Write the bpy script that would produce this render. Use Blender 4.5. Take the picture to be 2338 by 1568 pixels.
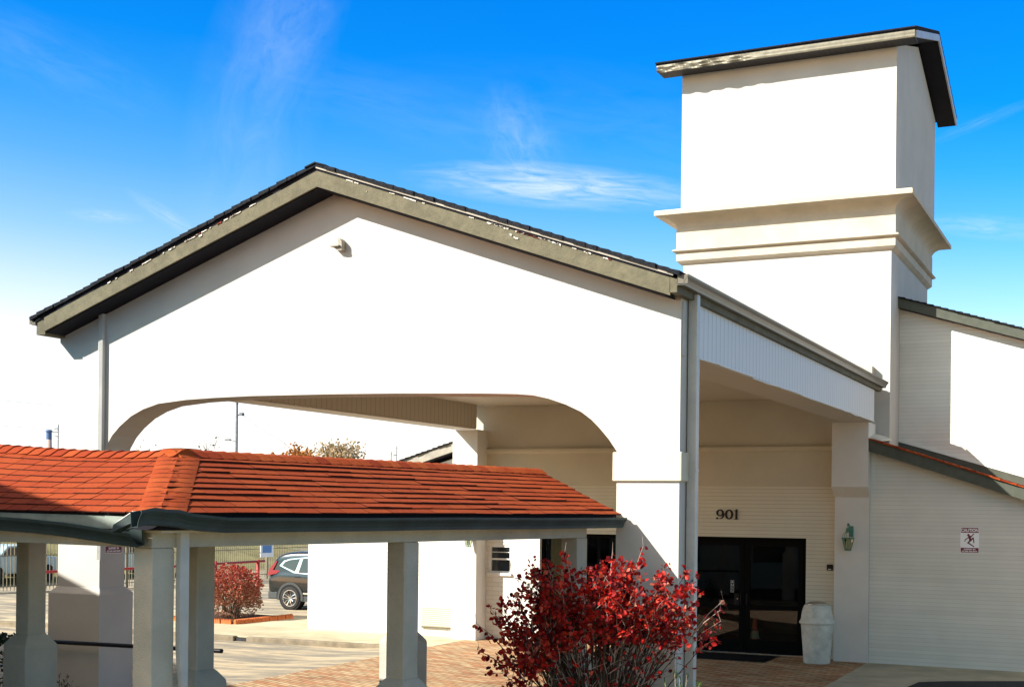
import bpy, bmesh, math, random
from mathutils import Vector, Matrix
R = math.radians
random.seed(7)
for o in list(bpy.data.objects): bpy.data.objects.remove(o)
S = bpy.context.scene
COL = S.collection

# ------------------------------------------------------------ camera
cam_d = bpy.data.cameras.new('camera'); cam = bpy.data.objects.new('camera', cam_d); COL.objects.link(cam)
S.camera = cam
YAW, ROLL = -0.44346, 0.01113
fwd = Vector((math.sin(YAW), math.cos(YAW), 0)); rt0 = Vector((math.cos(YAW), -math.sin(YAW), 0)); up0 = Vector((0, 0, 1))
rt = rt0*math.cos(ROLL)+up0*math.sin(ROLL); up = -rt0*math.sin(ROLL)+up0*math.cos(ROLL)
M = Matrix(((rt.x, up.x, -fwd.x), (rt.y, up.y, -fwd.y), (rt.z, up.z, -fwd.z))).to_4x4()
M.translation = Vector((0, 0, 3.0)); cam.matrix_world = M
cam_d.sensor_width = 36; cam_d.lens = 36*2980/2338; cam_d.shift_y = 373.16/2338
cam_d.clip_start = 0.1; cam_d.clip_end = 5000

# ------------------------------------------------------------ light
SUN = Vector((0.35, 0.40, -0.335)).normalized()          # direction the sunlight travels
EL = math.asin(-SUN.z); AZ = math.atan2(-SUN.x, -SUN.y)
sd = bpy.data.lights.new('sun', 'SUN'); sd.energy = 5.0; sd.angle = R(0.5); sd.color = (1, 0.955, 0.87)
so = bpy.data.objects.new('sun', sd); COL.objects.link(so); so.rotation_euler = SUN.to_track_quat('-Z', 'Y').to_euler()
W = bpy.data.worlds.new('World'); S.world = W; W.use_nodes = True
nt = W.node_tree; nt.nodes.clear()
def N(nt, typ, **kw):
    n = nt.nodes.new(typ)
    for k, v in kw.items():
        if k.startswith('i_'): n.inputs[int(k[2:]) if k[2:].isdigit() else k[2:]].default_value = v
        else: setattr(n, k, v)
    return n
def ramp(nt, stops, interp='LINEAR'):
    n = nt.nodes.new('ShaderNodeValToRGB'); n.color_ramp.interpolation = interp
    e = n.color_ramp.elements
    while len(e) < len(stops): e.new(0.5)
    for el, (p, c) in zip(e, stops):
        el.position = p; el.color = (*c, 1) if len(c) == 3 else c
    return n
L = nt.links.new
sky = N(nt, 'ShaderNodeTexSky', sky_type='NISHITA', sun_disc=False, sun_elevation=EL, sun_rotation=AZ, air_density=1.0, dust_density=1.0, ozone_density=2.0)
tc = N(nt, 'ShaderNodeTexCoord'); sep = N(nt, 'ShaderNodeSeparateXYZ'); L(tc.outputs['Generated'], sep.inputs[0])
# atmosphere near the horizon is paler and brighter, higher up it is a deeper blue
grade = ramp(nt, [(0.0, (2.3, 2.2, 2.6)), (0.10, (2.7, 2.0, 1.75)), (0.14, (2.0, 1.8, 1.65)), (0.18, (1.15, 1.5, 1.6)), (0.23, (0.5, 1.22, 1.65)), (0.275, (0.16, 1.05, 1.75)), (0.32, (0.02, 0.90, 1.85)), (0.42, (0.0, 0.78, 1.9)), (0.58, (1.4, 1.3, 1.1)), (1.0, (2.3, 1.5, 0.85))])
addL = N(nt, 'ShaderNodeMath', operation='MULTIPLY_ADD'); L(sep.outputs[0], addL.inputs[0]); addL.inputs[1].default_value = 0.09; 
L(sep.outputs[2], addL.inputs[2])
addL2 = N(nt, 'ShaderNodeMath', operation='ADD'); L(addL.outputs[0], addL2.inputs[0]); addL2.inputs[1].default_value = 0.045
L(addL2.outputs[0], grade.inputs[0])
mul = N(nt, 'ShaderNodeMix', data_type='RGBA', blend_type='MULTIPLY'); mul.inputs[0].default_value = 1.0
L(sky.outputs[0], mul.inputs[6]); L(grade.outputs[0], mul.inputs[7])
# thin cirrus: noise stretched along the wind, held inside a few patches of the sky
def skydir(x, y):
    v = rt*((x-1169)/2980) + up*(-(y-784-373.16)/2980) + fwd
    return v.normalized()
def patch(x, y, ax, ay, rot, scale, stren, seed, detail=9):
    d = skydir(x, y); r_ = Vector((d.y, -d.x, 0)).normalized(); u_ = r_.cross(d).normalized()
    c, s = math.cos(R(rot)), math.sin(R(rot))
    a = r_*c + u_*s; b = -r_*s + u_*c
    da = N(nt, 'ShaderNodeVectorMath', operation='DOT_PRODUCT'); L(tc.outputs['Generated'], da.inputs[0]); da.inputs[1].default_value = a
    db = N(nt, 'ShaderNodeVectorMath', operation='DOT_PRODUCT'); L(tc.outputs['Generated'], db.inputs[0]); db.inputs[1].default_value = b
    cmb = N(nt, 'ShaderNodeCombineXYZ'); 
    ma = N(nt, 'ShaderNodeMath', operation='DIVIDE'); L(da.outputs['Value'], ma.inputs[0]); ma.inputs[1].default_value = ax
    mb = N(nt, 'ShaderNodeMath', operation='DIVIDE'); L(db.outputs['Value'], mb.inputs[0]); mb.inputs[1].default_value = ay
    L(ma.outputs[0], cmb.inputs[0]); L(mb.outputs[0], cmb.inputs[1])
    ln = N(nt, 'ShaderNodeVectorMath', operation='LENGTH'); L(cmb.outputs[0], ln.inputs[0])
    nz = N(nt, 'ShaderNodeTexNoise'); nz.inputs['Scale'].default_value = scale; nz.inputs['Detail'].default_value = detail; nz.inputs['Roughness'].default_value = 0.62; nz.inputs['Distortion'].default_value = 0.6
    off = N(nt, 'ShaderNodeVectorMath', operation='ADD'); L(cmb.outputs[0], off.inputs[0]); off.inputs[1].default_value = (seed*3.1, seed*1.7, seed)
    L(off.outputs[0], nz.inputs['Vector'])
    m1 = N(nt, 'ShaderNodeMath', operation='SUBTRACT'); m1.inputs[0].default_value = 1.0; L(ln.outputs['Value'], m1.inputs[1]); m1.use_clamp = True
    nn = N(nt, 'ShaderNodeMapRange'); nn.inputs[1].default_value = 0.30; nn.inputs[2].default_value = 0.80; L(nz.outputs[0], nn.inputs[0])
    m2 = N(nt, 'ShaderNodeMath', operation='MULTIPLY'); L(m1.outputs[0], m2.inputs[0]); L(nn.outputs[0], m2.inputs[1])
    m3 = N(nt, 'ShaderNodeMath', operation='MULTIPLY'); L(m2.outputs[0], m3.inputs[0]); m3.inputs[1].default_value = stren*0.65
    # only on the camera's half of the sky, so no twin appears behind
    df = N(nt, 'ShaderNodeVectorMath', operation='DOT_PRODUCT'); L(tc.outputs['Generated'], df.inputs[0]); df.inputs[1].default_value = d
    gt = N(nt, 'ShaderNodeMath', operation='GREATER_THAN'); L(df.outputs['Value'], gt.inputs[0]); gt.inputs[1].default_value = 0
    m4 = N(nt, 'ShaderNodeMath', operation='MULTIPLY'); L(m3.outputs[0], m4.inputs[0]); L(gt.outputs[0], m4.inputs[1])
    return m4.outputs[0]
ps = [patch(1270, 425, .12, .018, -4, 3.2, 2.3, 1), patch(1190, 330, .03, .05, 30, 3.0, .5, 5), patch(590, 230, .050, .13, -14, 2.2, .36, 2), patch(660, 60, .035, .06, -35, 3.0, .3, 3),
      patch(60, 110, .12, .03, -18, 3, .2, 4), patch(2260, 520, .06, .010, -8, 3, .8, 6), patch(2250, 275, .05, .005, 18, 3, .25, 7), patch(390, 500, .04, .007, -30, 3, .8, 8), patch(240, 494, .03, .006, 0, 3, .8, 9),
      patch(1400, 300, .22, .05, -8, 2.6, .16, 11), patch(880, 240, .16, .03, -12, 2.4, .16, 12)]
acc = ps[0]
for p in ps[1:]:
    a = N(nt, 'ShaderNodeMath', operation='ADD'); L(acc, a.inputs[0]); L(p, a.inputs[1]); acc = a.outputs[0]
cl = N(nt, 'ShaderNodeMath', operation='MINIMUM'); L(acc, cl.inputs[0]); cl.inputs[1].default_value = 0.8
cm = N(nt, 'ShaderNodeMix', data_type='RGBA'); L(cl.outputs[0], cm.inputs[0]); L(mul.outputs[2], cm.inputs[6]); cm.inputs[7].default_value = (5.5, 6.6, 7.6, 1)
warm = N(nt, 'ShaderNodeMapRange'); L(sep.outputs[1], warm.inputs[0]); warm.inputs[1].default_value = -.35; warm.inputs[2].default_value = .15; warm.inputs[3].default_value = 1; warm.inputs[4].default_value = 0
wm = N(nt, 'ShaderNodeMix', data_type='RGBA', blend_type='MULTIPLY'); L(warm.outputs[0], wm.inputs[0]); L(cm.outputs[2], wm.inputs[6]); wm.inputs[7].default_value = (1.28, 1.04, .76, 1)   # whiter, hazier sky on the sun's side
bg = N(nt, 'ShaderNodeBackground'); bg.inputs[1].default_value = 0.075
L(wm.outputs[2], bg.inputs[0]); wo = N(nt, 'ShaderNodeOutputWorld'); L(bg.outputs[0], wo.inputs[0])
S.view_settings.view_transform = 'Standard'; S.view_settings.look = 'None'; S.view_settings.exposure = 0.95; S.view_settings.gamma = 1
S.cycles.max_bounces = 6; S.cycles.transparent_max_bounces = 12

# ------------------------------------------------------------ materials
MATS = {}
def mat(name, col, rough=0.8, spec=0.3, var=0.0, vscale=3.0, bump=0.0, bscale=60.0, metal=0.0, col2=None, v2=0.0, v2scale=0.6, bdist=0.01, detail=6):
    m = bpy.data.materials.new(name); m.use_nodes = True; t = m.node_tree; b = t.nodes['Principled BSDF']
    b.inputs['Roughness'].default_value = rough; b.inputs['Specular IOR Level'].default_value = spec; b.inputs['Metallic'].default_value = metal
    b.inputs['Base Color'].default_value = (*col, 1)
    tcn = N(t, 'ShaderNodeTexCoord')
    if var or col2:
        nz = N(t, 'ShaderNodeTexNoise'); nz.inputs['Scale'].default_value = vscale; nz.inputs['Detail'].default_value = detail; nz.inputs['Roughness'].default_value = 0.6
        t.links.new(tcn.outputs['Object'], nz.inputs['Vector'])
        c2 = col2 if col2 else tuple(c*(1-var) for c in col); c1 = col if col2 else tuple(min(1, c*(1+var*0.5)) for c in col)
        rp = ramp(t, [(0.35, c2), (0.65, c1)]); t.links.new(nz.outputs[0], rp.inputs[0])
        out = rp.outputs[0]
        if v2:
            n2 = N(t, 'ShaderNodeTexNoise'); n2.inputs['Scale'].default_value = v2scale; n2.inputs['Detail'].default_value = 4
            t.links.new(tcn.outputs['Object'], n2.inputs['Vector'])
            mr = N(t, 'ShaderNodeMapRange'); mr.inputs[1].default_value = .3; mr.inputs[2].default_value = .7; mr.inputs[3].default_value = 1-v2; mr.inputs[4].default_value = 1.0
            t.links.new(n2.outputs[0], mr.inputs[0])
            mx = N(t, 'ShaderNodeMix', data_type='RGBA', blend_type='MULTIPLY'); mx.inputs[0].default_value = 1
            t.links.new(out, mx.inputs[6]); t.links.new(mr.outputs[0], mx.inputs[7]); out = mx.outputs[2]
        t.links.new(out, b.inputs['Base Color'])
    if bump:
        n3 = N(t, 'ShaderNodeTexNoise'); n3.inputs['Scale'].default_value = bscale; n3.inputs['Detail'].default_value = 5
        t.links.new(tcn.outputs['Object'], n3.inputs['Vector'])
        bp = N(t, 'ShaderNodeBump'); bp.inputs['Strength'].default_value = bump; bp.inputs['Distance'].default_value = bdist
        t.links.new(n3.outputs[0], bp.inputs['Height']); t.links.new(bp.outputs[0], b.inputs['Normal'])
    MATS[name] = m; return m
WHITE = (0.72, 0.69, 0.64)
mat('stucco', WHITE, .9, .15, var=.06, vscale=1.3, bump=.35, bscale=90, v2=.05)
mat('stucco_front', (.58, .555, .51), .9, .15, var=.06, vscale=1.3, bump=.35, bscale=90, v2=.05)  # same paint as stucco, base colour darkened to deepen the eave shade
mat('stucco_band', (.66, .60, .47), .9, .15, var=.06, vscale=1.3, bump=.35, bscale=90, v2=.05)
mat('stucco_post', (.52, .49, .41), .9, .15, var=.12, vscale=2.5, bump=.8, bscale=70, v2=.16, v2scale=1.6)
mat('stucco_tan', (.62, .54, .42), .9, .15, var=.10, vscale=2.2, bump=.4, bscale=60, v2=.10)
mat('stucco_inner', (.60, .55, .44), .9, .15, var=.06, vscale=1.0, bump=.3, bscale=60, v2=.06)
mat('trim', (.145, .13, .080), .75, .3, var=.22, vscale=9, bump=.5, bscale=40, v2=.2, v2scale=2)
mat('trim_shade', (.085, .092, .070), .7, .3, var=.15, vscale=6, bump=.2, bscale=30)  # the taupe trim again, with its teal look in shade painted in
mat('trim_pale', (.34, .31, .25), .55, .4, var=.2, vscale=4, bump=.15, bscale=20)
mat('crumpled_metal', (.19, .175, .13), .5, .4, var=.2, vscale=6, bump=.12, bscale=9, metal=.4, bdist=.03)
mat('paint_chip', (.75, .70, .60), .8, .2, var=.1)
mat('rust_chip', (.22, .05, .035), .9, .1, var=.3, vscale=30)
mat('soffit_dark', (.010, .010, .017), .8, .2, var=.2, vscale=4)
mat('shingle_black', (.018, .020, .026), .92, .15, var=.5, vscale=22, bump=.8, bscale=120)
mat('shingle_edge', (.035, .010, .008), .95, .1)  # dark cut edges, with the shadow line under each course painted in
mat('gutter_green', (.034, .052, .052), .55, .3, var=.25, vscale=3, bump=.12, bscale=7, bdist=.02)
mat('gutter_inside', (.27, .31, .27), .5, .4, var=.2, vscale=5)
mat('gutter_taupe', (.125, .108, .078), .4, .45, var=.15, vscale=3, bump=.08, bscale=5)
mat('spout', (.50, .50, .475), .45, .4, var=.12, vscale=3, bump=.05, bscale=8)
mat('black_metal', (.006, .006, .007), .5, .25)
mat('door_frame', (.003, .003, .003), .7, .08)
mat('asphalt', (.052, .054, .060), .92, .2, var=.35, vscale=40, bump=.5, bscale=150, v2=.3, v2scale=.8)
mat('concrete', (.60, .52, .35), .9, .2, var=.22, vscale=1.2, bump=.4, bscale=60, v2=.25, v2scale=.5)
mat('kerb_stone', (.24, .20, .14), .9, .2, var=.3, vscale=4, bump=.5, bscale=40)
mat('concrete_walk', (.52, .48, .36), .9, .2, var=.2, vscale=1.5, bump=.4, bscale=60, v2=.2, v2scale=.7)
mat('verdigris', (.075, .22, .16), .55, .5, var=.35, vscale=25, bump=.3, bscale=60)
mat('bin_plastic', (.72, .71, .62), .6, .3, var=.13, vscale=9, bump=.2, bscale=25, v2=.2, v2scale=3)
mat('steel', (.55, .54, .50), .3, .5, metal=.9, var=.1)
mat('white_paint', (.80, .79, .76), .6, .3, var=.05)
mat('sign_white', (.97, .96, .96), .4, .4)
mat('sign_maroon', (.20, .018, .045), .4, .4)
mat('red_paint', (.42, .035, .03), .5, .4, var=.2, vscale=10)
mat('mat_rubber', (.012, .012, .012), .95, .1, bump=.5, bscale=200)
mat('cone_orange', (.75, .13, .04), .5, .4)
mat('curtain', (.75, .72, .48), .9, .1, var=.1)
mat('room_dark', (.003, .003, .003), .9, .1)
mat('fence_metal', (.20, .17, .11), .5, .5, var=.3, vscale=20)
mat('tan_post', (.45, .38, .24), .7, .3, var=.2)
mat('terracotta', (.52, .15, .05), .85, .2, var=.3, vscale=12, bump=.4, bscale=60)
mat('soil', (.09, .05, .03), .95, .1, var=.4, vscale=20, bump=.8, bscale=50)
mat('car_paint', (.004, .007, .008), .25, .35)
MATS['car_paint'].node_tree.nodes['Principled BSDF'].inputs['Coat Weight'].default_value = .4
mat('car_trim', (.05, .055, .055), .7, .3)
mat('chrome', (.80, .80, .80), .12, .5, metal=1.0)
mat('tyre', (.030, .030, .030), .85, .25, var=.3, vscale=20)
mat('car_glass', (.030, .035, .035), .05, .8)
mat('tail_lamp', (.22, .008, .012), .2, .4)
mat('pale_car', (.42, .55, .55), .3, .5)
mat('wood_pole', (.16, .17, .19), .9, .2, var=.3, vscale=5)
mat('bark', (.17, .13, .10), .9, .2, var=.4, vscale=14, bump=.6, bscale=40)
mat('bark_dark', (.06, .045, .032), .9, .2, var=.4, vscale=14)
mat('twig_pale', (.36, .27, .22), .8, .2, var=.3, vscale=20)
mat('stack_concrete', (.45, .36, .33), .9, .2)
mat('stack_blue', (.08, .14, .28), .8, .2)
mat('hotel_wall', (.55, .50, .42), .9, .2, var=.1)
mat('window_dark', (.03, .035, .04), .1, .6)
mat('digit_black', (.012, .011, .011), .5, .4)
mat('sign_blue', (.10, .25, .55), .5, .4)
mat('drygrass', (.30, .27, .12), .95, .1, var=.4, vscale=.8, bump=.8, bscale=8, v2=.4, v2scale=.15)
mat('unseen_dark_ground', (.045, .055, .022), .95, .1, var=.4, vscale=3, bump=.8, bscale=30)
mat('interior_floor', (.012, .010, .008), .8, .1)

def leaf_mat(name, cols, trans=.35):
    m = bpy.data.materials.new(name); m.use_nodes = True; t = m.node_tree; b = t.nodes['Principled BSDF']
    at = N(t, 'ShaderNodeAttribute'); at.attribute_name = 'tone'
    rp = ramp(t, [(i/(len(cols)-1), c) for i, c in enumerate(cols)]); t.links.new(at.outputs['Fac'], rp.inputs[0])
    t.links.new(rp.outputs[0], b.inputs['Base Color']); b.inputs['Roughness'].default_value = .5; b.inputs['Specular IOR Level'].default_value = .35
    tr = N(t, 'ShaderNodeBsdfTranslucent'); t.links.new(rp.outputs[0], tr.inputs[0])
    mx = N(t, 'ShaderNodeMixShader'); mx.inputs[0].default_value = trans
    t.links.new(b.outputs[0], mx.inputs[1]); t.links.new(tr.outputs[0], mx.inputs[2]); t.links.new(mx.outputs[0], t.nodes['Material Output'].inputs[0])
    MATS[name] = m
leaf_mat('leaf_red', [(.06, .004, .008), (.22, .007, .009), (.50, .012, .009), (.62, .05, .02), (.58, .28, .18)], .35)
leaf_mat('leaf_dusty', [(.20, .02, .018), (.42, .05, .035), (.38, .14, .08), (.40, .24, .15)], .3)
leaf_mat('leaf_green', [(.02, .05, .012), (.05, .10, .02), (.10, .16, .03)], .3)
leaf_mat('leaf_dark', [(.01, .02, .012), (.02, .04, .018), (.03, .055, .03)], .2)
leaf_mat('leaf_orange', [(.30, .10, .02), (.50, .20, .03), (.55, .28, .06)], .3)
leaf_mat('leaf_tan', [(.28, .20, .11), (.42, .30, .17), (.50, .38, .22)], .3)

# painted brick: long courses with raked joints (pattern in X+Y / Z)
def brick_mat(name, c, mortar, bw, bh, ms, horiz_only=0.0, rough=.85, flat=False, var=.1, bump=.6, rot=0, c2=None):
    m = bpy.data.materials.new(name); m.use_nodes = True; t = m.node_tree; b = t.nodes['Principled BSDF']
    tcn = N(t, 'ShaderNodeTexCoord'); sp = N(t, 'ShaderNodeSeparateXYZ'); t.links.new(tcn.outputs['Object'], sp.inputs[0])
    cb = N(t, 'ShaderNodeCombineXYZ')
    if flat:
        mp = N(t, 'ShaderNodeMapping'); mp.inputs['Rotation'].default_value = (0, 0, rot); t.links.new(tcn.outputs['Object'], mp.inputs[0]); vec = mp.outputs[0]
    else:
        a = N(t, 'ShaderNodeMath', operation='ADD'); t.links.new(sp.outputs[0], a.inputs[0]); t.links.new(sp.outputs[1], a.inputs[1])
        t.links.new(a.outputs[0], cb.inputs[0]); t.links.new(sp.outputs[2], cb.inputs[1]); vec = cb.outputs[0]
    bt = N(t, 'ShaderNodeTexBrick'); t.links.new(vec, bt.inputs['Vector'])
    bt.inputs['Scale'].default_value = 1; bt.inputs['Brick Width'].default_value = bw; bt.inputs['Row Height'].default_value = bh
    bt.inputs['Mortar Size'].default_value = ms; bt.inputs['Mortar Smooth'].default_value = .3; bt.inputs['Bias'].default_value = 0
    bt.inputs['Color1'].default_value = (*c, 1); bt.inputs['Color2'].default_value = (*(c2 or tuple(x*(1-var) for x in c)), 1); bt.inputs['Mortar'].default_value = (*mortar, 1)
    nz = N(t, 'ShaderNodeTexNoise'); nz.inputs['Scale'].default_value = 1.7; nz.inputs['Detail'].default_value = 7; t.links.new(tcn.outputs['Object'], nz.inputs['Vector'])
    mr = N(t, 'ShaderNodeMapRange'); mr.inputs[1].default_value = .3; mr.inputs[2].default_value = .7; mr.inputs[3].default_value = 1-var*1.2; mr.inputs[4].default_value = 1
    t.links.new(nz.outputs[0], mr.inputs[0])
    mx = N(t, 'ShaderNodeMix', data_type='RGBA', blend_type='MULTIPLY'); mx.inputs[0].default_value = 1
    t.links.new(bt.outputs[0], mx.inputs[6]); t.links.new(mr.outputs[0], mx.inputs[7]); t.links.new(mx.outputs[2], b.inputs['Base Color'])
    b.inputs['Roughness'].default_value = rough; b.inputs['Specular IOR Level'].default_value = .2
    inv = N(t, 'ShaderNodeMath', operation='SUBTRACT'); inv.inputs[0].default_value = 1; t.links.new(bt.outputs['Fac'], inv.inputs[1])
    bp = N(t, 'ShaderNodeBump'); bp.inputs['Strength'].default_value = bump; bp.inputs['Distance'].default_value = .008
    t.links.new(inv.outputs[0], bp.inputs['Height']); t.links.new(bp.outputs[0], b.inputs['Normal'])
    MATS[name] = m
brick_mat('painted_brick', (.80, .78, .70), (.62, .60, .53), 80, .078, .004, var=.07, bump=.4)
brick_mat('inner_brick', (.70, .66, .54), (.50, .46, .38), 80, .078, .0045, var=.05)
brick_mat('white_brick', (.80, .78, .72), (.66, .62, .50), .30, .10, .006, var=.06)
brick_mat('paver', (.50, .23, .11), (.12, .065, .03), .42, .11, .013, flat=True, rot=R(24), var=.3, c2=(.64, .48, .28))

# ribbed vinyl (vertical grooves along Y) and lined soffits
def rib_mat(name, c, axis, step, dark=.55, width=.09, bump=.6):
    m = bpy.data.materials.new(name); m.use_nodes = True; t = m.node_tree; b = t.nodes['Principled BSDF']
    tcn = N(t, 'ShaderNodeTexCoord'); sp = N(t, 'ShaderNodeSeparateXYZ'); t.links.new(tcn.outputs['Object'], sp.inputs[0])
    d = N(t, 'ShaderNodeMath', operation='DIVIDE'); t.links.new(sp.outputs[axis], d.inputs[0]); d.inputs[1].default_value = step
    f = N(t, 'ShaderNodeMath', operation='FRACT'); t.links.new(d.outputs[0], f.inputs[0])
    rp = ramp(t, [(0, (dark,)*3), (width, (dark,)*3), (width+.05, (1, 1, 1)), (1, (.97, .97, .97))]); t.links.new(f.outputs[0], rp.inputs[0])
    mx = N(t, 'ShaderNodeMix', data_type='RGBA', blend_type='MULTIPLY'); mx.inputs[0].default_value = 1; mx.inputs[6].default_value = (*c, 1)
    t.links.new(rp.outputs[0], mx.inputs[7]); t.links.new(mx.outputs[2], b.inputs['Base Color']); b.inputs['Roughness'].default_value = .6
    bp = N(t, 'ShaderNodeBump'); bp.inputs['Strength'].default_value = bump; bp.inputs['Distance'].default_value = .01
    t.links.new(rp.outputs[0], bp.inputs['Height']); t.links.new(bp.outputs[0], b.inputs['Normal']); MATS[name] = m
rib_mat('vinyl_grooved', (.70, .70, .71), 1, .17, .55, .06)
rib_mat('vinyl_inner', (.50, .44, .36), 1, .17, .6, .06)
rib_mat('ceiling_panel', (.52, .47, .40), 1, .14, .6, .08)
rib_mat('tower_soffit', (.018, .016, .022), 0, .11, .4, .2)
rib_mat('louver', (.66, .60, .44), 2, .045, .45, .3)

def shingle_mat(name, cols):
    m = bpy.data.materials.new(name); m.use_nodes = True; t = m.node_tree; b = t.nodes['Principled BSDF']
    at = N(t, 'ShaderNodeAttribute'); at.attribute_name = 'tone'; rp = ramp(t, [(i/(len(cols)-1), c) for i, c in enumerate(cols)])
    t.links.new(at.outputs['Fac'], rp.inputs[0])
    tcn = N(t, 'ShaderNodeTexCoord'); nz = N(t, 'ShaderNodeTexNoise'); nz.inputs['Scale'].default_value = 45; nz.inputs['Detail'].default_value = 8; nz.inputs['Roughness'].default_value = .8
    t.links.new(tcn.outputs['Object'], nz.inputs['Vector'])
    mr = N(t, 'ShaderNodeMapRange'); mr.inputs[1].default_value = .3; mr.inputs[2].default_value = .7; mr.inputs[3].default_value = .62; mr.inputs[4].default_value = 1.12; t.links.new(nz.outputs[0], mr.inputs[0])
    mx = N(t, 'ShaderNodeMix', data_type='RGBA', blend_type='MULTIPLY'); mx.inputs[0].default_value = 1
    t.links.new(rp.outputs[0], mx.inputs[6]); t.links.new(mr.outputs[0], mx.inputs[7]); t.links.new(mx.outputs[2], b.inputs['Base Color'])
    b.inputs['Roughness'].default_value = .9; b.inputs['Specular IOR Level'].default_value = .15
    n3 = N(t, 'ShaderNodeTexNoise'); n3.inputs['Scale'].default_value = 220; t.links.new(tcn.outputs['Object'], n3.inputs['Vector'])
    bp = N(t, 'ShaderNodeBump'); bp.inputs['Strength'].default_value = .6; bp.inputs['Distance'].default_value = .004; t.links.new(n3.outputs[0], bp.inputs['Height']); t.links.new(bp.outputs[0], b.inputs['Normal'])
    MATS[name] = m
shingle_mat('shingle_red', [(.27, .034, .010), (.34, .056, .014), (.40, .082, .020)])

# entrance glass: dark tint that both reflects and lets a little through
def glass_mat(name, tint, refl=.25):
    m = bpy.data.materials.new(name); m.use_nodes = True; t = m.node_tree; t.nodes.remove(t.nodes['Principled BSDF'])
    tr = N(t, 'ShaderNodeBsdfTransparent'); tr.inputs[0].default_value = (*tint, 1)
    gl = N(t, 'ShaderNodeBsdfGlossy'); gl.inputs['Roughness'].default_value = .015; gl.inputs[0].default_value = (.9, .9, .9, 1)
    fr = N(t, 'ShaderNodeFresnel'); fr.inputs[0].default_value = 1.42
    mx = N(t, 'ShaderNodeMixShader'); t.links.new(fr.outputs[0], mx.inputs[0]); t.links.new(tr.outputs[0], mx.inputs[1]); t.links.new(gl.outputs[0], mx.inputs[2])
    t.links.new(mx.outputs[0], t.nodes['Material Output'].inputs[0]); MATS[name] = m
glass_mat('door_glass', (.75, .75, .72))
glass_mat('lamp_glass', (.75, .78, .68))

# ------------------------------------------------------------ mesh helpers
class MB:
    def __init__(s): s.v = []; s.f = []; s.t = []; s.mi = []; s.cur = 0
    def add(s, vs, fs, tone=.5):
        n = len(s.v); s.v += [tuple(p) for p in vs]; s.f += [tuple(i+n for i in f) for f in fs]; s.t += [tone]*len(fs); s.mi += [s.cur]*len(fs)
    def box(s, x0, x1, y0, y1, z0, z1, tone=.5):
        s.hexa([(x0, y0, z0), (x1, y0, z0), (x1, y1, z0), (x0, y1, z0), (x0, y0, z1), (x1, y0, z1), (x1, y1, z1), (x0, y1, z1)], tone)
    def hexa(s, p, tone=.5, edge=None):
        if edge is not None:
            s.add(p, [(0, 3, 2, 1), (4, 5, 6, 7), (2, 3, 7, 6)], tone); c_ = s.cur; s.cur = edge; s.add(p, [(0, 1, 5, 4), (1, 2, 6, 5), (3, 0, 4, 7)], tone); s.cur = c_; return
        s.add(p, [(0, 3, 2, 1), (4, 5, 6, 7), (0, 1, 5, 4), (1, 2, 6, 5), (2, 3, 7, 6), (3, 0, 4, 7)], tone)
    def prism(s, poly, off, tone=.5):          # poly: 3D points, off: vector
        n = len(poly); o = Vector(off)
        a = [Vector(p) for p in poly]; b = [p+o for p in a]
        s.add(a+b, [tuple(range(n))[::-1], tuple(range(n, 2*n))] + [(i, (i+1) % n, n+(i+1) % n, n+i) for i in range(n)], tone)
    def loft(s, rings, close=True, caps=True, tone=.5):
        n = len(rings[0]); vs = [p for r in rings for p in r]; fs = []
        for k in range(len(rings)-1):
            for i in range(n if close else n-1):
                j = (i+1) % n; fs.append((k*n+i, k*n+j, (k+1)*n+j, (k+1)*n+i))
        if caps and close: fs += [tuple(range(n))[::-1], tuple(range((len(rings)-1)*n, len(rings)*n))]
        s.add(vs, fs, tone)
    def tube(s, pts, rs, seg=8, tone=.5, caps=True):
        pts = [Vector(p) for p in pts]
        if not hasattr(rs, '__len__'): rs = [rs]*len(pts)
        rings = []; prev = None
        for i, p in enumerate(pts):
            d = (pts[min(i+1, len(pts)-1)]-pts[max(i-1, 0)]).normalized()
            if prev is None: a = d.orthogonal().normalized()
            else:
                a = (prev - d*prev.dot(d)); a = a.normalized() if a.length > 1e-6 else d.orthogonal().normalized()
            prev = a; b = d.cross(a)
            rings.append([p+(a*math.cos(2*math.pi*k/seg)+b*math.sin(2*math.pi*k/seg))*rs[i] for k in range(seg)])
        s.loft(rings, caps=caps, tone=tone)
    def lathe(s, c, prof, seg=24, tone=.5):     # prof: (r, z)
        rings = [[(c[0]+r*math.cos(2*math.pi*k/seg), c[1]+r*math.sin(2*math.pi*k/seg), c[2]+z) for k in range(seg)] for r, z in prof]
        s.loft(rings, tone=tone)
    def build(s, name, m, parent=None, smooth=False, recalc=True, bevel=0):
        me = bpy.data.meshes.new(name); me.from_pydata(s.v, [], s.f)
        if len(set(s.t)) > 1:
            a = me.attributes.new('tone', 'FLOAT', 'FACE'); a.data.foreach_set('value', s.t)
        if recalc:
            bm = bmesh.new(); bm.from_mesh(me); bmesh.ops.recalc_face_normals(bm, faces=bm.faces[:]); bm.to_mesh(me); bm.free()
        if smooth: me.shade_smooth()
        for mm in (m if isinstance(m, (list, tuple)) else [m]): me.materials.append(MATS[mm])
        if max(s.mi): me.polygons.foreach_set('material_index', s.mi)
        o = bpy.data.objects.new(name, me); COL.objects.link(o)
        if bevel:
            md = o.modifiers.new('bevel', 'BEVEL'); md.width = bevel; md.segments = 2; md.limit_method = 'ANGLE'
        if parent: attach(o, parent)
        return o
def world_loc(o):
    v = Vector(o.location); p = o.parent
    return v if not p else v + o.matrix_parent_inverse.translation + world_loc(p)
def attach(o, parent):
    o.parent = parent; o.matrix_parent_inverse = Matrix.Translation(-world_loc(parent))
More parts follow.
